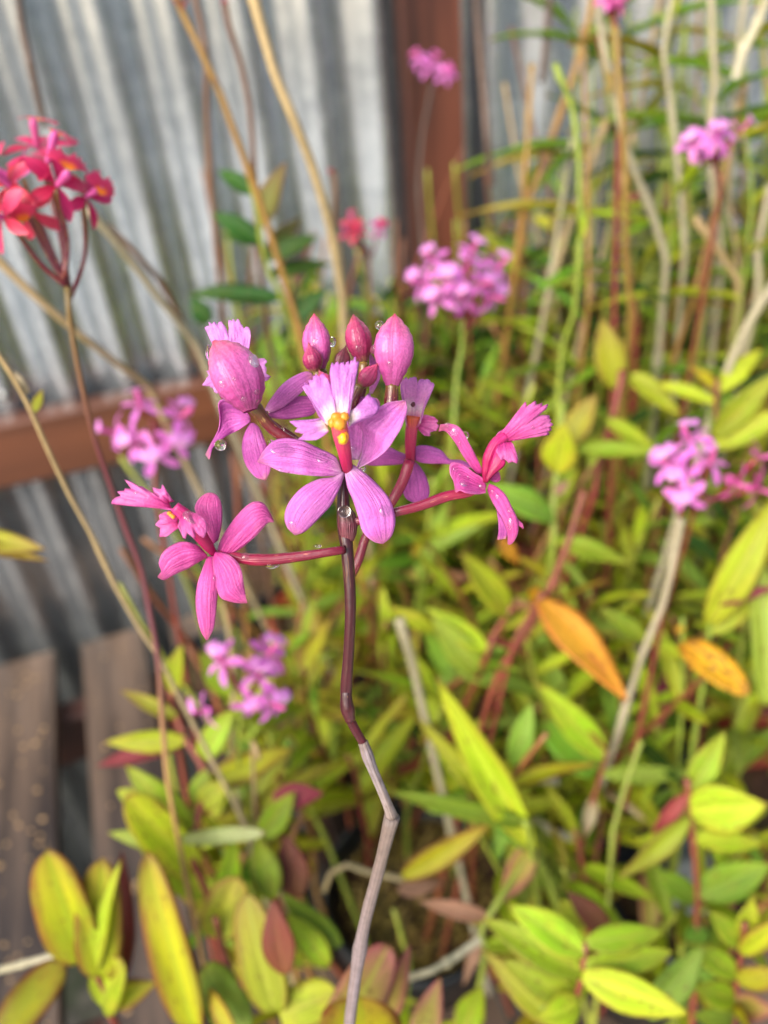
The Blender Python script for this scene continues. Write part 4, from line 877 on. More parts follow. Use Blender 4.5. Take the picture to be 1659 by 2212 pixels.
cane('second whitish cane beside the slanting one at the top right corner', [(1612, -20, .62), (1600, 60, .62), (1592, 140, .62), (1585, 240, .63), (1580, 400, .65)], (12, 14), 'white_cane', nodes=6)
cane('thin olive cane leaning left in the top of the right thicket', [(1285, -20, .66), (1268, 60, .66), (1240, 160, .67), (1205, 260, .68), (1175, 350, .69), (1140, 440, .7)], (15, 13), 'ochre')
cane('pale cane leaning left behind the green tipped cane', [(1310, 262, .66), (1280, 340, .66), (1255, 420, .67), (1225, 500, .68), (1190, 620, .7)], (17, 18), 'tan', nodes=4)
cane('bleached cane slanting down to the right edge beside yellow leaves', [(1690, 590, .5), (1640, 660, .51), (1605, 720, .52), (1580, 780, .53), (1558, 830, .54)], (20, 18), 'white_cane', nodes=3, drift=(.02, 0))
cane('bare tan cane bending right near the upper right lilac cluster', [(1500, 470, .6), (1530, 510, .6), (1565, 560, .61), (1598, 612, .62)], (16, 15), 'tan', nodes=3)
cane('pale cane rising along the right edge of the photo', [(1665, 400, .6), (1650, 470, .6), (1635, 540, .61), (1640, 620, .62)], (15, 15), 'white_cane', nodes=5)
cane('brown cane behind the stout peeling one, bent at its foot', [(1380, 420, .63), (1352, 440, .63), (1350, 520, .64), (1362, 620, .65), (1375, 690, .66)], 14, 'redstem', nodes=6)
cane('red brown stem slanting up from the orange leaf to the green cane', [(1262, 1060, .5), (1225, 1180, .5), (1180, 1290, .51), (1130, 1380, .52), (1085, 1440, .53), (1060, 1500, .54)], (15, 17), 'redstem', nodes=7, name='red_cane')
cane('jointed cane carrying a pale section under the right pink cluster', [(1470, 1120, .46), (1462, 1170, .465), (1448, 1240, .47), (1430, 1310, .48), (1405, 1370, .49), (1385, 1420, .5)], (17, 20), 'white_cane', nodes=3)
cane('brown cane running up behind the pale green leaves on the right', [(1345, 800, .56), (1330, 880, .56), (1300, 970, .57), (1285, 1060, .58)], (14, 16), 'redstem', nodes=5)
cane('pale short cane stub left of the sharp maroon stem foot', [(862, 1335, .5), (872, 1370, .5), (888, 1420, .51)], (20, 17), 'white_cane', nodes=2)
cane('tan stem hanging thin below the small pink cluster', [(478, 1300, .5), (492, 1340, .5), (500, 1420, .5), (505, 1500, .5), (500, 1650, .5), (520, 1760, .5), (560, 1900, .5)], 9, 'tan', nodes=7)
cane('thin straight stem crossing the left slats from the long arching cane', [(560, 1640, .42), (545, 1590, .42)], 9, 'tan', nodes=2)
cane('pale stick lying across the bottom left corner', [(-20, 2100, .42), (40, 2085, .42), (122, 2062, .42)], (16, 14), 'white_cane', nodes=2, root=False, name='dry_stick')
cane('pale stick poking from the open black pot', [(880, 2112, .42), (930, 2098, .42), (980, 2070, .43), (1035, 2030, .44)], (16, 20), 'white_cane', nodes=2, root=False, name='dry_stick')
cane('tan curled root arching over the rim of the open black pot', [(700, 1925, .5), (715, 1885, .5), (750, 1868, .5), (800, 1885, .51), (850, 1895, .52), (900, 1905, .53)], 12, 'tan', nodes=5, root=False, name='aerial_root')
cane('thin stem reaching diagonally down from the pink tipped leaf', [(1110, 1740, .52), (1140, 1800, .52), (1180, 1890, .53), (1210, 1970, .54)], (22, 9), 'olive', nodes=3, root=True)
cane('olive stem standing upright behind the rust tipped leaf', [(1385, 1600, .5), (1350, 1700, .5), (1325, 1790, .5), (1318, 1880, .5), (1312, 1990, .5)], (11, 14), 'olive', nodes=5)
cane('white curled root lying right of the long strap leaf', [(1110, 1690, .56), (1150, 1682, .56), (1205, 1688, .56)], 18, 'white_cane', nodes=3, root=False, name='aerial_root')
cane('second white root slanting down under the strap leaf', [(1155, 1770, .56), (1190, 1795, .56), (1235, 1810, .56)], 17, 'white_cane', nodes=3, root=False, name='aerial_root')
cane('thin grey root slanting beside the dry bud', [(1310, 1715, .57), (1350, 1735, .57), (1405, 1780, .57)], 13, 'tan', nodes=3, root=False, name='aerial_root')

# ------------------------------------------------------------------ hand-placed leafy plants (leaf = base, tip, width in zoom units, depths, material)
def hz(f, *a): return f(*a)
Y1 = lambda x, y: (x * .5, y * .5)
Y2 = lambda x, y: (829.5 + x * .5, y * .5)
Y3 = lambda x, y: (x * .5, 719 + y * .5)
Y4 = lambda x, y: (829.5 + x * .5, 719 + y * .5)
Y5 = lambda x, y: (x * .5, 1493 + y * .5)
Y6 = lambda x, y: (829.5 + x * .5, 1493 + y * .5)
def plant(label, fr, path, leaves, cm='redstem', wc=14, nrm=(0, .35, 1), name='leafy_orchid', droop=.1):
    """path: (x, y, depth) zoom coords top to foot; leaves: bx, by, tx, ty, width, depth0, depth1, material[, kind]"""
    P = rooted([W(*fr(x, y), d) for x, y, d in path]); t = thing(name, label, 'orchid plant', P[-1], 'leafy orchids around the sharp one')
    D = dense(P, 60)
    if cm: tube('cane', P, cane_radii(mm(wc, path[0][2]), mm(wc * 1.1, path[-1][2]), 7, 1.2), cm, t, seg=8, n=50)
    for L in leaves:
        bx, by, tx, ty, w_, d0, d1, m = L[:8]; kind = L[8] if len(L) > 8 else 'strap' if w_ > 155 else 'lance'
        b = W(*fr(bx, by), d0); q, dist = onto(b, D)
        if dist < .035: b = b.lerp(q, .85)
        leaf(t, b, W(*fr(tx, ty), d1), w_ * .5 / F * (d0 + d1) / 2 * 1.1, m, nrm=ROT @ Vector((nrm[0] + .24 * math.sin(bx * .7 + ty), nrm[1] + .2 * math.cos(by + tx * .3), nrm[2])), kind=kind, droop=droop * (1.6 if kind == 'lance' else 1) + .05 * math.sin(bx + by))
    return t
plant('clump of large golden oval leaves with red rims at the bottom left', Y5, [(330, 1130, .4), (400, 1200, .4), (460, 1300, .41), (500, 1440, .43)], [
    (345, 1190, 190, 735, 215, .39, .37, 'gold'), (535, 1260, 425, 765, 185, .39, .38, 'gold'), (560, 1200, 440, 800, 90, .385, .375, 'lime'), (705, 1310, 520, 715, 140, .41, .41, 'rust'),
    (840, 1450, 615, 735, 165, .4, .39, 'gold'), (20, 1480, 265, 1160, 170, .38, .4, 'gold'), (270, 1460, 490, 1180, 165, .4, .39, 'lime'), (1060, 1480, 870, 1180, 160, .4, .42, 'green'),
    (1010, 1480, 880, 1290, 80, .39, .4, 'gold'), (400, 1450, 660, 1270, 110, .4, .41, 'gold'), (680, 1440, 560, 1340, 80, .4, .42, 'rust')], wc=18)
plant('tall shoot of lime leaves with a red stem beside the slats', Y5, [(720, -60, .5), (790, 180, .48), (890, 360, .47), (850, 560, .45), (830, 720, .45), (900, 900, .46)], [
    (770, 570, 545, 335, 130, .45, .44, 'lime'), (805, 800, 560, 470, 165, .45, .42, 'lime'), (840, 930, 590, 640, 125, .45, .44, 'lime'), (620, 600, 440, 630, 80, .45, .45, 'lime_pale'),
    (600, 470, 500, 430, 60, .46, .46, 'lime'), (760, 500, 885, 335, 100, .46, .46, 'lime'), (790, 520, 980, 395, 100, .46, .45, 'lime'), (840, 215, 445, 225, 90, .48, .47, 'lime'),
    (760, 90, 520, -10, 65, .48, .48, 'olive_leaf'), (950, 420, 1250, 250, 120, .47, .47, 'gold'), (740, 320, 380, 320, 70, .49, .5, 'red_leaf'), (700, -40, 745, -120, 60, .49, .48, 'lime'),
    (900, 300, 1000, 80, 110, .48, .47, 'lime'), (820, 920, 690, 700, 90, .47, .46, 'olive_leaf')])
plant('olive and rusty leaves overlapping at the bottom, left of the grey stem foot', Y5, [(930, 980, .41), (960, 1100, .42), (1010, 1250, .43), (1040, 1400, .44)], [
    (830, 1060, 1020, 810, 170, .42, .42, 'olive_leaf'), (1190, 1380, 1050, 900, 180, .4, .4, 'olive_leaf'), (1230, 1220, 1170, 915, 135, .39, .39, 'rust'), (1470, 1100, 1220, 910, 110, .43, .42, 'green'),
    (1420, 1180, 1240, 970, 110, .42, .42, 'lime'), (1210, 1400, 1450, 1300, 160, .4, .4, 'lime'), (1100, 830, 1010, 600, 100, .44, .45, 'lime'), (1180, 900, 1110, 620, 120, .44, .45, 'lime'),
    (1290, 890, 1230, 620, 135, .45, .46, 'rust'), (1180, 460, 1395, 440, 100, .47, .47, 'red_leaf'), (1120, 640, 1270, 450, 110, .46, .46, 'lime'), (1000, 1480, 900, 1330, 110, .42, .42, 'gold')])
plant('blushing oval leaves with red rims at the very bottom centre', Y5, [(1640, 1460, .4), (1660, 1600, .42)], [
    (1420, 1560, 1690, 1100, 200, .36, .38, 'blush'), (1560, 1600, 1560, 1310, 330, .33, .35, 'gold'), (1480, 1480, 1560, 1100, 150, .4, .42, 'lime'), (1800, 1560, 1900, 1240, 120, .37, .38, 'blush'), (1740, 1500, 1770, 1120, 90, .38, .39, 'blush')], cm=None)
plant('rosette of broad lime leaves low at the right of the black pot', Y6, [(870, 1080, .4), (860, 1200, .4), (830, 1330, .41), (790, 1500, .42)], [
    (880, 1160, 550, 925, 150, .39, .4, 'lime'), (840, 1290, 455, 985, 150, .39, .4, 'lime'), (800, 1390, 510, 1170, 135, .4, .41, 'lime'), (900, 1120, 1230, 1040, 115, .39, .4, 'lime'),
    (890, 1250, 1270, 1140, 120, .39, .4, 'lime'), (840, 1340, 1320, 1405, 150, .38, .38, 'lime'), (1130, 1400, 1400, 1120, 150, .42, .42, 'lime_pale'), (820, 1450, 560, 1330, 120, .4, .42, 'green'),
    (980, 1040, 790, 870, 95, .43, .44, 'rust'), (860, 1010, 760, 900, 100, .44, .45, 'lime'), (580, 1500, 440, 1150, 110, .41, .42, 'olive_leaf'), (330, 1480, 430, 1280, 120, .43, .44, 'lime'),
    (900, 1500, 700, 1420, 130, .39, .39, 'lime')], wc=16)
plant('shoot with a pink tipped leaf above the lime rosette', Y6, [(660, 620, .5), (560, 800, .49), (480, 930, .48), (420, 1040, .48), (430, 1180, .48)], [
    (640, 650, 520, 930, 115, .49, .48, 'blush'), (80, 800, 445, 610, 110, .5, .48, 'gold'), (460, 980, 170, 910, 70, .48, .47, 'dry'), (430, 1030, 340, 1280, 50, .48, .47, 'dry'),
    (60, 860, 260, 830, 70, .52, .52, 'dry'), (420, 1020, 350, 930, 60, .48, .48, 'olive_leaf')], cm='olive')
plant('long bright strap leaf slanting right of the sharp stem', Y6, [(610, 560, .47), (640, 700, .49)], [
    (640, 640, 225, -60, 150, .49, .44, 'lime', 'lance'), (690, 515, 10, 430, 80, .48, .47, 'green', 'lance'), (600, 560, 130, 100, 90, .5, .5, 'lime'), (280, 350, 420, 120, 80, .5, .5, 'lime'), (620, 600, 400, 480, 70, .5, .5, 'green')], cm='olive', droop=.05)
plant('shoot with a long lime leaf ending in a dark tip', Y6, [(960, 260, .52), (930, 380, .53), (880, 560, .54)], [
    (970, 290, 680, -20, 130, .52, .5, 'lime'), (985, 210, 870, 80, 60, .515, .51, 'rust'), (560, 320, 640, 70, 100, .53, .52, 'lime_pale'), (800, 300, 700, 120, 160, .54, .54, 'green'), (930, 360, 1370, 360, 75, .53, .52, 'lime_pale'), (900, 430, 870, 640, 60, .54, .53, 'white_leaf')], cm='redstem', wc=10)
plant('shoot with a huge rounded lime leaf below the amber leaf', Y6, [(1310, 380, .47), (1330, 600, .48), (1350, 800, .49), (1350, 980, .5)], [
    (1310, 560, 1640, 500, 200, .47, .44, 'lime', 'lance'), (1290, 590, 1040, 840, 95, .47, .47, 'olive_leaf'), (1240, 420, 1160, 640, 60, .48, .48, 'red_leaf'), (1360, 870, 1680, 760, 150, .49, .48, 'green'),
    (1340, 920, 1180, 780, 95, .49, .48, 'green'), (1350, 650, 1670, 660, 90, .48, .48, 'lime'), (1450, 1000, 1330, 1130, 100, .5, .5, 'green'), (1090, 520, 1080, 690, 60, .5, .5, 'lime'), (1340, 400, 1480, 180, 110, .48, .47, 'lime')])
plant('shoot bearing the large orange leaf in the middle right', Y4, [(690, 1120, .5), (620, 1240, .51), (540, 1420, .52)], [
    (690, 1150, 1065, 1560, 175, .5, .46, 'orange_leaf', 'lance'), (560, 1000, 620, 1190, 60, .52, .52, 'amber_leaf'), (500, 890, 590, 1000, 60, .52, .52, 'amber_leaf')], wc=12)
plant('shoot bearing the dark spotted amber leaf at the right', Y4, [(1290, 1230, .5), (1290, 1380, .51), (1290, 1560, .53)], [
    (1300, 1350, 1575, 1545, 135, .5, .47, 'amber_leaf', 'oval'), (1160, 1240, 1300, 1280, 60, .51, .5, 'amber_leaf'), (1260, 1400, 1130, 1300, 70, .51, .51, 'lime')], cm='olive', wc=10)
plant('shoot of pale and lime blades left of the orange leaf', Y4, [(560, 1180, .53), (480, 1300, .54), (420, 1450, .55)], [
    (370, 1520, 220, 1240, 125, .54, .52, 'lime_pale'), (600, 1270, 350, 950, 130, .53, .51, 'lime'), (470, 1380, 200, 1190, 90, .54, .53, 'lime'), (220, 1290, 40, 1180, 70, .55, .54, 'lime'), (660, 1300, 820, 1150, 60, .55, .55, 'olive_leaf'), (1130, 1330, 950, 1180, 80, .55, .55, 'lime')])
plant('shoot with a broad green leaf under the profile flower', Y4, [(775, 300, .55), (750, 560, .55), (730, 760, .55), (720, 1000, .56)], [
    (730, 800, 470, 640, 130, .54, .5, 'lime_pale'), (745, 610, 775, 400, 145, .53, .52, 'lime'), (800, 620, 860, 410, 70, .55, .55, 'red_leaf'), (900, 500, 910, 260, 120, .55, .54, 'olive_leaf'),
    (1000, 240, 960, -60, 135, .57, .55, 'olive_leaf'), (960, 520, 1210, 500, 70, .55, .53, 'lime'), (960, 380, 1200, 500, 80, .56, .55, 'lime'), (1060, 180, 1290, 330, 95, .57, .55, 'lime'), (820, 900, 1060, 980, 100, .54, .53, 'lime'), (720, 700, 800, 640, 40, .54, .54, 'dry')], cm='olive', wc=15)
plant('yellow green blades fanning at the right edge above the pink cluster', Y4, [(1440, 200, .53), (1430, 380, .54), (1400, 560, .55)], [
    (1390, 480, 1700, 170, 105, .53, .5, 'lime'), (1400, 500, 1760, 330, 110, .53, .5, 'lime'), (1440, 260, 1640, 60, 80, .54, .53, 'lime'), (1450, 240, 1340, 130, 70, .54, .53, 'gold'), (1400, 300, 1180, 200, 70, .55, .55, 'lime'),
    (1410, 430, 1500, 180, 80, .54, .54, 'green')], wc=10)
plant('long lime strap curving up along the right edge below the pink cluster', Y4, [(1420, 1180, .5), (1400, 1350, .51), (1380, 1500, .52)], [
    (1380, 1260, 1700, 760, 150, .5, .45, 'lime', 'lance'), (1470, 1100, 1660, 1100, 60, .49, .47, 'red_leaf'), (1420, 1300, 1640, 1120, 90, .5, .49, 'lime'), (1640, 1600, 1680, 900, 120, .49, .47, 'lime_pale')], cm='olive', droop=.2)
plant('olive leafy shoot climbing the orange tan cane near the wall', Y1, [(1080, 760, .52), (1110, 900, .53), (1130, 1050, .54), (1170, 1200, .55), (1250, 1380, .57)], [
    (1150, 960, 1215, 700, 110, .53, .51, 'dull_olive'), (1080, 860, 940, 720, 75, .54, .53, 'deep'), (1100, 1020, 920, 900, 90, .54, .53, 'deep'), (1180, 1100, 1370, 1010, 80, .55, .54, 'deep'), (1190, 1200, 1420, 1110, 75, .56, .55, 'deep'),
    (1150, 1080, 950, 1000, 60, .55, .54, 'deep'), (1170, 1300, 930, 1260, 80, .56, .55, 'deep'), (1060, 1330, 800, 1220, 90, .56, .55, 'deep'), (1200, 1080, 1300, 920, 80, .57, .56, 'dull_olive'), (900, 1400, 830, 1280, 80, .57, .56, 'deep'),
    (1230, 1380, 1400, 1240, 80, .57, .56, 'deep')], cm='olive', wc=12)
plant('leaf tip with a red end poking in at the left edge of the slats', Y3, [(-160, 900, .42), (-300, 1100, .43), (-500, 1500, .45)], [
    (-120, 900, 140, 900, 110, .41, .4, 'olive_leaf'), (-120, 920, 150, 970, 60, .41, .4, 'gold')], cm='olive')
plant('young upright pale yellow leaf between slats and small pink cluster', Y5, [(745, -40, .49), (740, 60, .49), (760, 160, .5)], [
    (735, 10, 770, -190, 90, .48, .47, 'lime'), (700, -20, 720, -110, 40, .48, .48, 'olive_leaf'), (990, 20, 860, -160, 90, .5, .49, 'lime'), (1000, 60, 1180, -60, 90, .5, .5, 'lime')])
plant('olive and blushing leaves crowding the bottom right corner', Y6, [(1560, 1000, .44), (1540, 1150, .45), (1520, 1300, .46), (1500, 1480, .47)], [
    (1540, 1180, 1700, 1010, 110, .44, .43, 'gold'), (1520, 1250, 1330, 1100, 100, .45, .44, 'lime'), (1520, 1290, 1700, 1240, 110, .45, .43, 'olive_leaf'), (1500, 1400, 1360, 1290, 110, .45, .44, 'lime'),
    (1500, 1420, 1680, 1380, 100, .45, .44, 'blush'), (1550, 1080, 1420, 960, 90, .45, .44, 'lime'), (1500, 1500, 1380, 1430, 100, .45, .44, 'green'), (1560, 1040, 1600, 900, 90, .45, .44, 'lime'), (1500, 1520, 1620, 1470, 110, .44, .43, 'gold')], cm='redstem', wc=12)
# pale folded leaf
t = plant('pale folded leaf arching over at the left of the black pot', Y5, [(790, 640, .44), (760, 760, .45)], [(795, 640, 1225, 580, 60, .44, .42, 'pale_leaf', 'strap')], cm=None, droop=-.35)

# ------------------------------------------------------------------ flower clusters standing in the background
def cluster(label, stem, wst, sm, flowers, pm, lm, d, size, name='orchid', seed=0, hub=None, pedm='pedicel', ups=None, jit=.012, extra=()):
    P = rooted(P3(stem)); t = thing(name, label, 'orchid', P[-1], 'flowering orchids behind the sharp one')
    rn = random.Random(seed)
    tube('stem', P, cane_radii(mm(wst, stem[0][2]) * .85, mm(wst, stem[-1][2]), 6, 1.15), sm, t, seg=8, n=60)
    hx, hy = hub or stem[0][:2]; H = W(hx, hy, stem[0][2]); cx = sum(f[0] for f in flowers) / len(flowers); cy = sum(f[1] for f in flowers) / len(flowers)
    for i, fl in enumerate(flowers):
        x, y = fl[:2]; dd = d - (rn.uniform(-jit, jit) if len(fl) < 3 else fl[2]); p = W(x, y, dd)
        face = ROT @ Vector(((x - cx) / 70 + rn.uniform(-.4, .4), -(y - cy) / 90 + .2 + rn.uniform(-.3, .3), .9 + rn.uniform(-.3, .2))); up = ROT @ Vector((rn.uniform(-.5, .5) + (x - cx) / 150, 1, .3))
        pmm = fl[3] if len(fl) > 3 and fl[3] else pm; lmm = fl[4] if len(fl) > 4 else lm
        far_flower(t, p, face, up, size * rn.uniform(.88, 1.08), pmm, lmm, rn=rn)
        b = H + Vector((0, 0, -.004 * (i % 3))); m_ = b.lerp(p, .55) + ROT @ Vector((0, -.003, -.006))
        tube('pedicel', [b, m_, p - face.normalized() * .002], [.0011, .001, .0012], pedm, t, seg=6, n=10)
    for kd in extra: kd(t, P)
    return t
cluster('crimson red orchid with orange throats at the left edge', [(146, 620, .315), (150, 680, .32), (166, 780, .325), (200, 930, .335), (236, 1040, .345), (275, 1150, .355), (305, 1230, .365), (325, 1330, .375), (342, 1430, .385), (355, 1600, .4), (375, 1760, .41)], 15, 'two_tone',
        [(104, 350, .012), (20, 400, .02, 'fl_coral', 'lip_red'), (186, 425, .004), (40, 385, -.012, 'fl_rose', 'lip_red'), (5, 470, .022, 'fl_coral', 'lip_red'), (80, 320, -.014), (125, 400, .016), (65, 455, .004, 'fl_coral', 'lip_red')],
        'fl_crimson', 'lip_red', .315, .0255, seed=5, pedm='pedicel_maroon', hub=(140, 600))
cluster('bright pink flower cluster in front of the brown rail', [(330, 905, .5), (335, 960, .5), (335, 1040, .51), (350, 1150, .53)], 12, 'redstem',
        [(303, 878), (250, 935), (292, 958), (335, 982), (392, 900), (375, 955)], 'fl_pink', 'fl_white', .485, .026, seed=1)
cluster('small pink flower group beside the wooden slats', [(525, 1500, .46), (520, 1560, .46), (515, 1650, .47), (540, 1760, .48)], 9, 'olive',
        [(480, 1430), (578, 1415), (445, 1535), (545, 1520), (590, 1520), (560, 1455, -.012)], 'fl_pink', 'fl_white', .45, .0245, seed=2)
cluster('large lilac flower cluster just right of the brown post', [(1000, 690, .56), (1000, 740, .57), (985, 830, .58), (975, 1000, .6)], 12, 'olive',
        [(937, 562), (1018, 545), (1075, 580), (915, 612), (968, 603), (1040, 612), (945, 645), (1000, 645), (1062, 640), (1000, 585, -.015)], 'fl_pink', 'fl_white', .54, .026, seed=3, jit=.02)
cluster('small magenta flower pair against the top of the brown post', [(935, 175, .8), (925, 230, .8), (912, 300, .8), (905, 420, .8), (915, 600, .8)], 10, 'rope',
        [(905, 130), (935, 135), (962, 160), (925, 152)], 'fl_pink', 'fl_rose', .78, .0215, seed=4, pedm='pedicel_maroon')
cluster('lilac flowers at the upper right in front of pale canes', [(1548, 340, .545), (1550, 390, .55), (1545, 480, .56)], 14, 'redstem',
        [(1497, 312), (1545, 300), (1560, 318), (1598, 285), (1528, 322)], 'fl_pink', 'fl_white', .53, .0215, seed=6)
cluster('pink flower cluster at the right edge with purple shadows', [(1475, 1090, .47), (1468, 1130, .47), (1462, 1180, .475)], 14, 'redstem',
        [(1490, 950), (1478, 1030), (1450, 1005), (1535, 1000), (1590, 1045, 0, 'fl_rose', 'fl_rose'), (1640, 990, 0, 'fl_rose', 'fl_rose'), (1635, 1055, 0, 'fl_rose', 'fl_rose'), (1480, 1072)], 'fl_pink', 'fl_white', .455, .026, seed=7, hub=(1520, 1075))
cluster('two tiny coral red flowers left of the brown post', [(795, 540, .62), (798, 600, .62), (803, 700, .63)], 7, 'redstem',
        [(762, 478, 0, 'fl_coral', 'fl_coral'), (775, 500, 0, 'fl_coral', 'fl_coral'), (818, 492), (752, 505, 0, 'fl_coral', 'fl_coral')], 'fl_rose', 'fl_red', .6, .018, seed=8)
cluster('deep magenta flower clipped by the top edge above the thicket', [(1325, 30, .52), (1330, 90, .52), (1338, 200, .53)], 14, 'redstem',
        [(1315, -5), (1335, 8)], 'fl_rose', 'fl_rose', .51, .018, seed=9)
# ------------------------------------------------------------------ pots on the bench, stone, moss
pc = hit_z(905, 1925, ZB + .1)
PB = pot(pc.x, pc.y, .085, .115, 'black_pot', 'open black plastic pot of bark and moss, its curved rim showing at lower centre')
c1 = hit_z(688, 1345, ZB + .1); pot(c1.x, c1.y, .062, .12, 'clay_pot', 'clay red plastic pot glimpsed left of the sharp maroon stem')
c2 = hit_z(1290, 1300, ZB + .08); pot(c2.x, c2.y, .062, .12, 'clay_pot', 'clay red pot hidden under leaves right of the orange leaf')
c3 = hit_z(1400, 1985, ZB + .1); pot(c3.x, c3.y, .07, .115, 'black_pot', 'black plastic pot in the shade beside the grey stone')
c4 = hit_z(150, 1845, .0); pot(c4.x, c4.y, .12, .2, 'maroon_pot', 'dark maroon pot on the ground seen through the gap between slats', z0=.0)
rnd = random.Random(11); taken = [(pc, .16), (c1, .13), (c2, .13), (c3, .14), (Vector((pot_xy.x, pot_xy.y, 0)), .14)]
for j in range(6):
    for i in range(9):
        p = fp(-.13 + i * .145 + .07 * (j % 2), .12 + j * .14, ZB); y0 = px(p + Vector((0, 0, .1)))
        if any((Vector((p.x, p.y, 0)) - Vector((q.x, q.y, 0))).length < r for q, r in taken): continue
        if y0[0] < (430 if y0[1] < 1500 else 520) or y0[1] > 2500 or y0[0] > 1850: continue
        mt = 'clay_pot' if rnd.random() < .2 and y0[0] > 640 else 'black_pot'
        pot(p.x, p.y, .055 + rnd.random() * .01, .1 + rnd.random() * .02, mt, describe(*y0, {'clay_pot': 'clay red', 'black_pot': 'black'}[mt], 'pot under leaves'))
# stone wedged between pots
sp0 = hit_z(1485, 1895, ZB + .14); st = thing('stone', 'rounded pale grey stone lying in a pot at the lower right', 'stone', sp0)
vs, uv, fs = [], [], []
for j in range(17):
    for i in range(24):
        th = math.pi * j / 16; a = 2 * math.pi * i / 24; n_ = Vector((math.sin(th) * math.cos(a), math.sin(th) * math.sin(a), math.cos(th)))
        r = 1 + .22 * noise.noise(n_ * 1.7) + .07 * noise.noise(n_ * 5); vs.append(sp0 + Vector((n_.x * .026, n_.y * .033, n_.z * .028)) * r); uv.append((i / 24, j / 16))
for j in range(16):
    for i in range(24): i2 = (i + 1) % 24; fs.append([j * 24 + i, j * 24 + i2, (j + 1) * 24 + i2, (j + 1) * 24 + i])
make('stone_body', vs, fs, uv, 'stone', st)
pot(sp0.x, sp0.y, .06, .115, 'black_pot', 'black pot holding the pale grey stone')
# strands of moss and bark in the open pot
vs, uv, fs = [], [], []; rn = random.Random(3)
for k in range(520):
    a = rn.uniform(0, 6.283); r = .076 * math.sqrt(rn.random()); p = Vector((pc.x + r * math.cos(a), pc.y + r * math.sin(a), ZB + .094 + rn.random() * .008))
    d = Vector((rn.gauss(0, 1), rn.gauss(0, 1), rn.uniform(-.1, .9))).normalized(); l = rn.uniform(.008, .03); wv = d.cross(Vector((rn.random(), rn.random(), rn.random()))).normalized() * rn.uniform(.0006, .0016)
    hv = d.cross(wv).normalized() * .0006
    n0 = len(vs); c = rn.random()
    for t in (0, .5, 1):
        q = p + d * l * t + Vector((0, 0, -.01 * t * t)); s_ = 1 - .6 * t
        vs += [q - wv * s_, q + hv, q + wv * s_]; uv += [(c, c)] * 3
    for t in range(2):
        for e, g_ in ((0, 1), (1, 2), (2, 0)): fs.append([n0 + t * 3 + e, n0 + t * 3 + g_, n0 + t * 3 + 3 + g_, n0 + t * 3 + 3 + e])
mo = make('moss', vs, fs, uv, 'moss', None, smooth=False); mo['kind'] = 'stuff'; mo['label'] = 'brown moss and bark strands filling the open black pot'

# ------------------------------------------------------------------ the crowd of leafy orchids filling the bench
def allowed(x, y, d):
    lim = 1120 if y < 470 else 1010 if y < 560 else 640 if y < 640 else 470 if y < 850 else 610 if y < 1060 else 600 if y < 1440 else 470 if y < 1700 else 330
    if x < lim: return False
    if 640 < x < 1060 and 1735 < y < 2110: return False
    if 1105 < x < 1190 and 960 < y < 1170: return False
    for hx, hy, hr, hd in ((1270, 1390, 105, .5), (1545, 1440, 90, .5), (1540, 1020, 120, .48), (510, 1480, 120, .47), (990, 600, 120, .57), (1545, 300, 90, .56), (1040, 1560, 130, .48), (1570, 1730, 120, .48),
                           (1150, 2060, 160, .42), (1480, 1890, 70, .7), (1120, 1860, 50, .5), (960, 1820, 90, .5), (785, 495, 60, .62), (1250, 400, 40, .5), (1370, 350, 60, .55), (140, 2000, 400, .5), (330, 1760, 120, .5)):
        if d < hd + .01 and math.hypot(x - hx, y - hy) < hr: return False
    return d > (.42 if y < 1850 else .37)
PAL = [(820, (('deep', 4), ('green', 4), ('olive_leaf', 1.5), ('lime', 1.5), ('dry', .3))),
       (1150, (('deep', 1.2), ('green', 3), ('lime', 5), ('lime_pale', 2), ('olive_leaf', 2.2), ('gold', .4))),
       (9999, (('deep', .2), ('green', 1.2), ('lime', 7.5), ('lime_pale', 2), ('olive_leaf', 2), ('gold', 1.1), ('blush', .3), ('rust', .25), ('red_leaf', .12)))]
rg = random.Random(77); random.seed(5)
TONE = {'deep': 'dark green', 'green': 'mid green', 'lime': 'lime', 'lime_pale': 'pale green', 'olive_leaf': 'olive', 'gold': 'golden'}
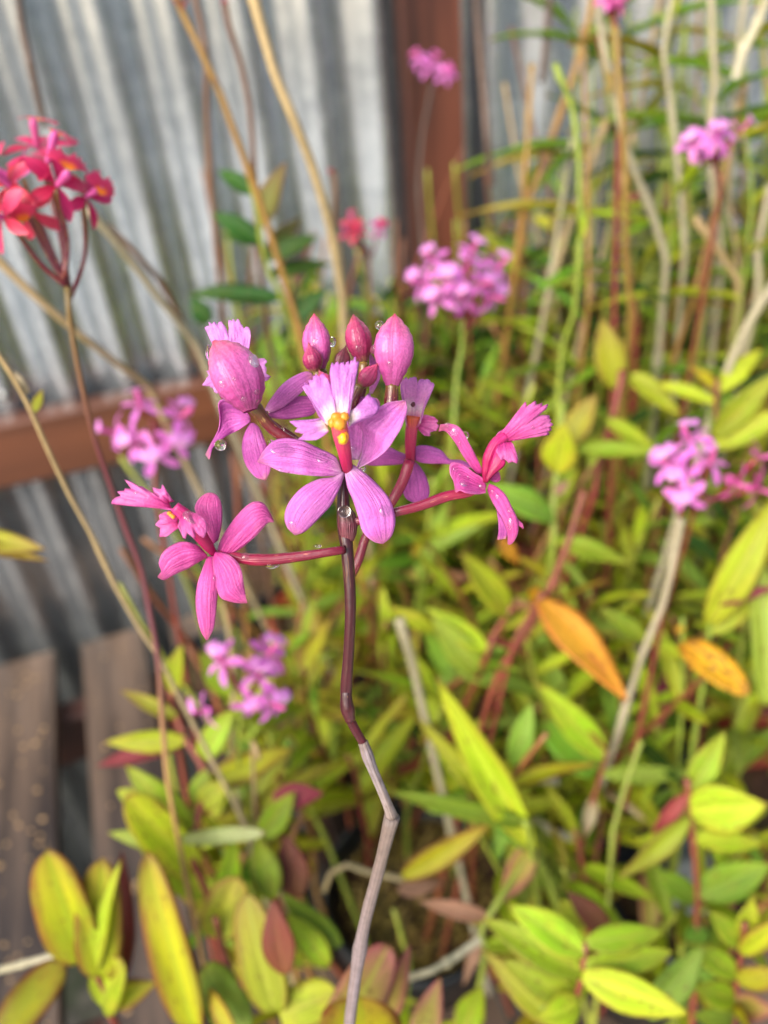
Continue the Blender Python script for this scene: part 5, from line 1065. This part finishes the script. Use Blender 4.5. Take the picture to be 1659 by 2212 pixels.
def crowd_plant(bp, h, lean, seed, nc):
    rn = random.Random(seed); cols = []; built = []
    root = bpy.data.objects.new('leafy_orchid', None); root.location = bp; root.empty_display_size = .01; nl = 0; tx = ty = 0
    for c in range(nc):
        az = rn.uniform(0, 6.283); o = Vector((math.cos(az), math.sin(az), 0)) * .022
        hh = h * rn.uniform(.72, 1.05); ln = Vector((lean[0] + rn.gauss(0, .16), lean[1] + rn.gauss(0, .14), 0)) * hh
        pts = [bp + o + ln * (t ** 1.6) + Vector((0, 0, hh * t)) + Vector((rn.gauss(0, .004), rn.gauss(0, .004), 0)) for t in (0, .3, .6, .85, 1)]
        D = dense(pts, 50); pl = rn.uniform(0, 6.283); n = int(hh / .025); leaves = []
        for k in range(n):
            t = .28 + .72 * (k + .5) / n + rn.uniform(-.02, .02); q = D[min(49, int(t * 49))]
            a = pl + (math.pi if k % 2 else 0) + rn.gauss(0, .3); e = rn.uniform(.25, .95) + .3 * (t > .9)
            L = rn.uniform(.046, .08) * (1 - .25 * abs(t - .6)) * (.75 if t > .93 else 1); dv = Vector((math.cos(a) * math.cos(e), math.sin(a) * math.cos(e), math.sin(e)))
            tip = q + dv * L; mid = q + dv * L * .6; zq = -(ROT.transposed() @ (mid - CAM)).z
            if zq < .05: continue
            X, Y = px(mid); X2, Y2 = px(tip)
            if not (allowed(X, Y, zq) and allowed(X2, Y2, zq)) or not (-60 < X < 1760 and -60 < Y < 2300): continue
            pal = next(p for yy, p in PAL if Y < yy); m = rn.choices([p[0] for p in pal], [p[1] for p in pal])[0]
            if cols and rn.random() < .45 and m in ('lime', 'green', 'deep'): m = cols[-1] if cols[-1] in ('lime', 'green', 'deep', 'olive_leaf') else m
            cols.append(m); leaves.append((q, tip, L * rn.uniform(.17, .26), m, a)); tx += X; ty += Y
        if leaves: built.append((pts, leaves))
        nl += len(leaves)
    if nl < 3: bpy.data.objects.remove(root); return 0
    C.objects.link(root)
    for pts, leaves in built:
        tube('cane', pts, cane_radii(.0026, .0018, 7, 1.2), rn.choice(['redstem', 'olive', 'ochre', 'olive', 'redstem']), root, seg=6, n=24)
        for q, tip, wd, m, a in leaves: leaf(root, q, tip, wd, m, nrm=Vector((-math.cos(a) * .4 + rn.gauss(0, .25), -math.sin(a) * .4 + rn.gauss(0, .25), 1)), kind=rn.choice(['lance', 'lance', 'lance', 'strap']), droop=rn.choice([.1, .2, .3]), var=rn.randrange(2))
    main = max(set(cols), key=cols.count)
    root['label'] = describe(tx / nl, ty / nl, {0: 'upright', 1: 'spreading', 2: 'leaning'}[seed % 3] + ' ' + TONE.get(main, 'mixed'), 'leaved orchid shoot'); root['category'] = 'orchid plant'; root['group'] = 'leafy orchids around the sharp one'
    return nl
tot = 0; k = 0
for j in range(13):
    for i in range(26):
        k += 1
        s = -.42 + i * .066 + rg.uniform(-.02, .02) + .035 * (j % 2); t = .06 + j * .06 + rg.uniform(-.018, .018)
        bp = fp(s, t, ZB + .085); h = (.56 - .24 * max(0, t - .1) / .6) * rg.uniform(.75, 1.12)
        top = bp + Vector((0, 0, h)); x, y = px(top); dz = -(ROT.transposed() @ (top - CAM)).z
        if not (440 < x < 2000) and not (x > 250 and bp.y < .5): continue
        if dz < .5: h *= .8
        tot += crowd_plant(bp, h, (rg.uniform(-.1, .12), rg.uniform(-.15, .1)), k, rg.choice([1, 2, 2, 3]))
print('crowd leaves', tot)
# grassy thin-leaved plants and more bare canes in the upper right thicket
for i in range(11):
    x0 = 1230 + i * 42 + rg.uniform(-20, 20); d = rg.uniform(.62, .74); foot = W(x0, 620, d)
    t = thing('grassy_orchid', describe(x0 + 10, 150 + (50 * i) % 300, 'thin grassy', 'narrow leaved orchid'), 'orchid plant', Vector((foot.x, foot.y, ZB + .08)), 'grassy orchids in the thicket')
    pth_ = [W(x0 + rg.uniform(-10, 10), 20, d), W(x0 + 8, 300, d), foot, Vector((foot.x, foot.y + .01, ZB + .08))]
    tube('cane', pth_, [.0013, .0016, .002], 'olive', t, seg=6, n=30); D = dense(pth_, 60)
    for q in range(9):
        b = D[rg.randrange(2, 34)]; a = rg.uniform(0, 6.283); dv = Vector((math.cos(a), math.sin(a) * .6, rg.uniform(.1, .8))).normalized()
        leaf(t, b, b + dv * rg.uniform(.07, .13), rg.uniform(.005, .009), rg.choice(['deep', 'green', 'green', 'lime', 'olive_leaf']), kind='lance', droop=.3)
for i in range(13):
    x0 = rg.uniform(1040, 1680); d = rg.uniform(.6, .78); y0 = rg.choice([-30, -30, 60, 180, 300]); dx = max(rg.uniform(-190, 150), 1090 - x0); x0 = max(x0, 1090)
    m = rg.choice(['tan', 'white_cane', 'ochre', 'brown', 'tan', 'olive'])
    nm = {'tan': 'tan', 'white_cane': 'whitish', 'ochre': 'ochre', 'brown': 'dark brown', 'olive': 'olive'}[m]
    cane(describe(x0 + dx * .5, 300, nm, 'bare cane in the thicket'), [(x0, y0, d), (x0 + dx * .3 + rg.uniform(-10, 10), y0 + (650 - y0) * .4, d + .01), (x0 + dx, 650, d + .03)], rg.uniform(6, 11), m, nodes=6, group='bare canes in the thicket')
# ------------------------------------------------------------------ crumbs of bark on the slats, extra bent dead leaves
vs, fs = [], []; rn = random.Random(9)
for k in range(230):
    i_ = rn.choice([5, 6, 6, 5, 7, 8]); s = sl0 + i_ * (SW + SG) + rn.uniform(-.036, .036); t = rn.gauss(.42, .16) if k % 2 else rn.uniform(.06, 1.0)
    p = bq(s, t, ZB + .0005); n0 = len(vs); r = rn.uniform(.0012, .0045); a = rn.uniform(0, 6.28)
    for q in range(5): vs.append(p + Vector((math.cos(a + q * 1.257) * r * rn.uniform(.6, 1.2), math.sin(a + q * 1.257) * r * rn.uniform(.5, 1.1), 0)))
    for q in range(5): vs.append(vs[n0 + q] * .4 + (p + Vector((0, 0, r))) * .6)
    fs += [[n0 + q, n0 + (q + 1) % 5, n0 + 5 + (q + 1) % 5, n0 + 5 + q] for q in range(5)] + [[n0 + 5 + q for q in range(5)]]
M['crumb'] = simple('bark_crumbs', rgb('7a5a3c'), rgb('c8a878'), 200, rough=.6)
cr = make('bark_crumbs', vs, fs, None, 'crumb', None, smooth=False); cr['kind'] = 'stuff'; cr['label'] = 'tan crumbs of bark scattered on the bare slats'
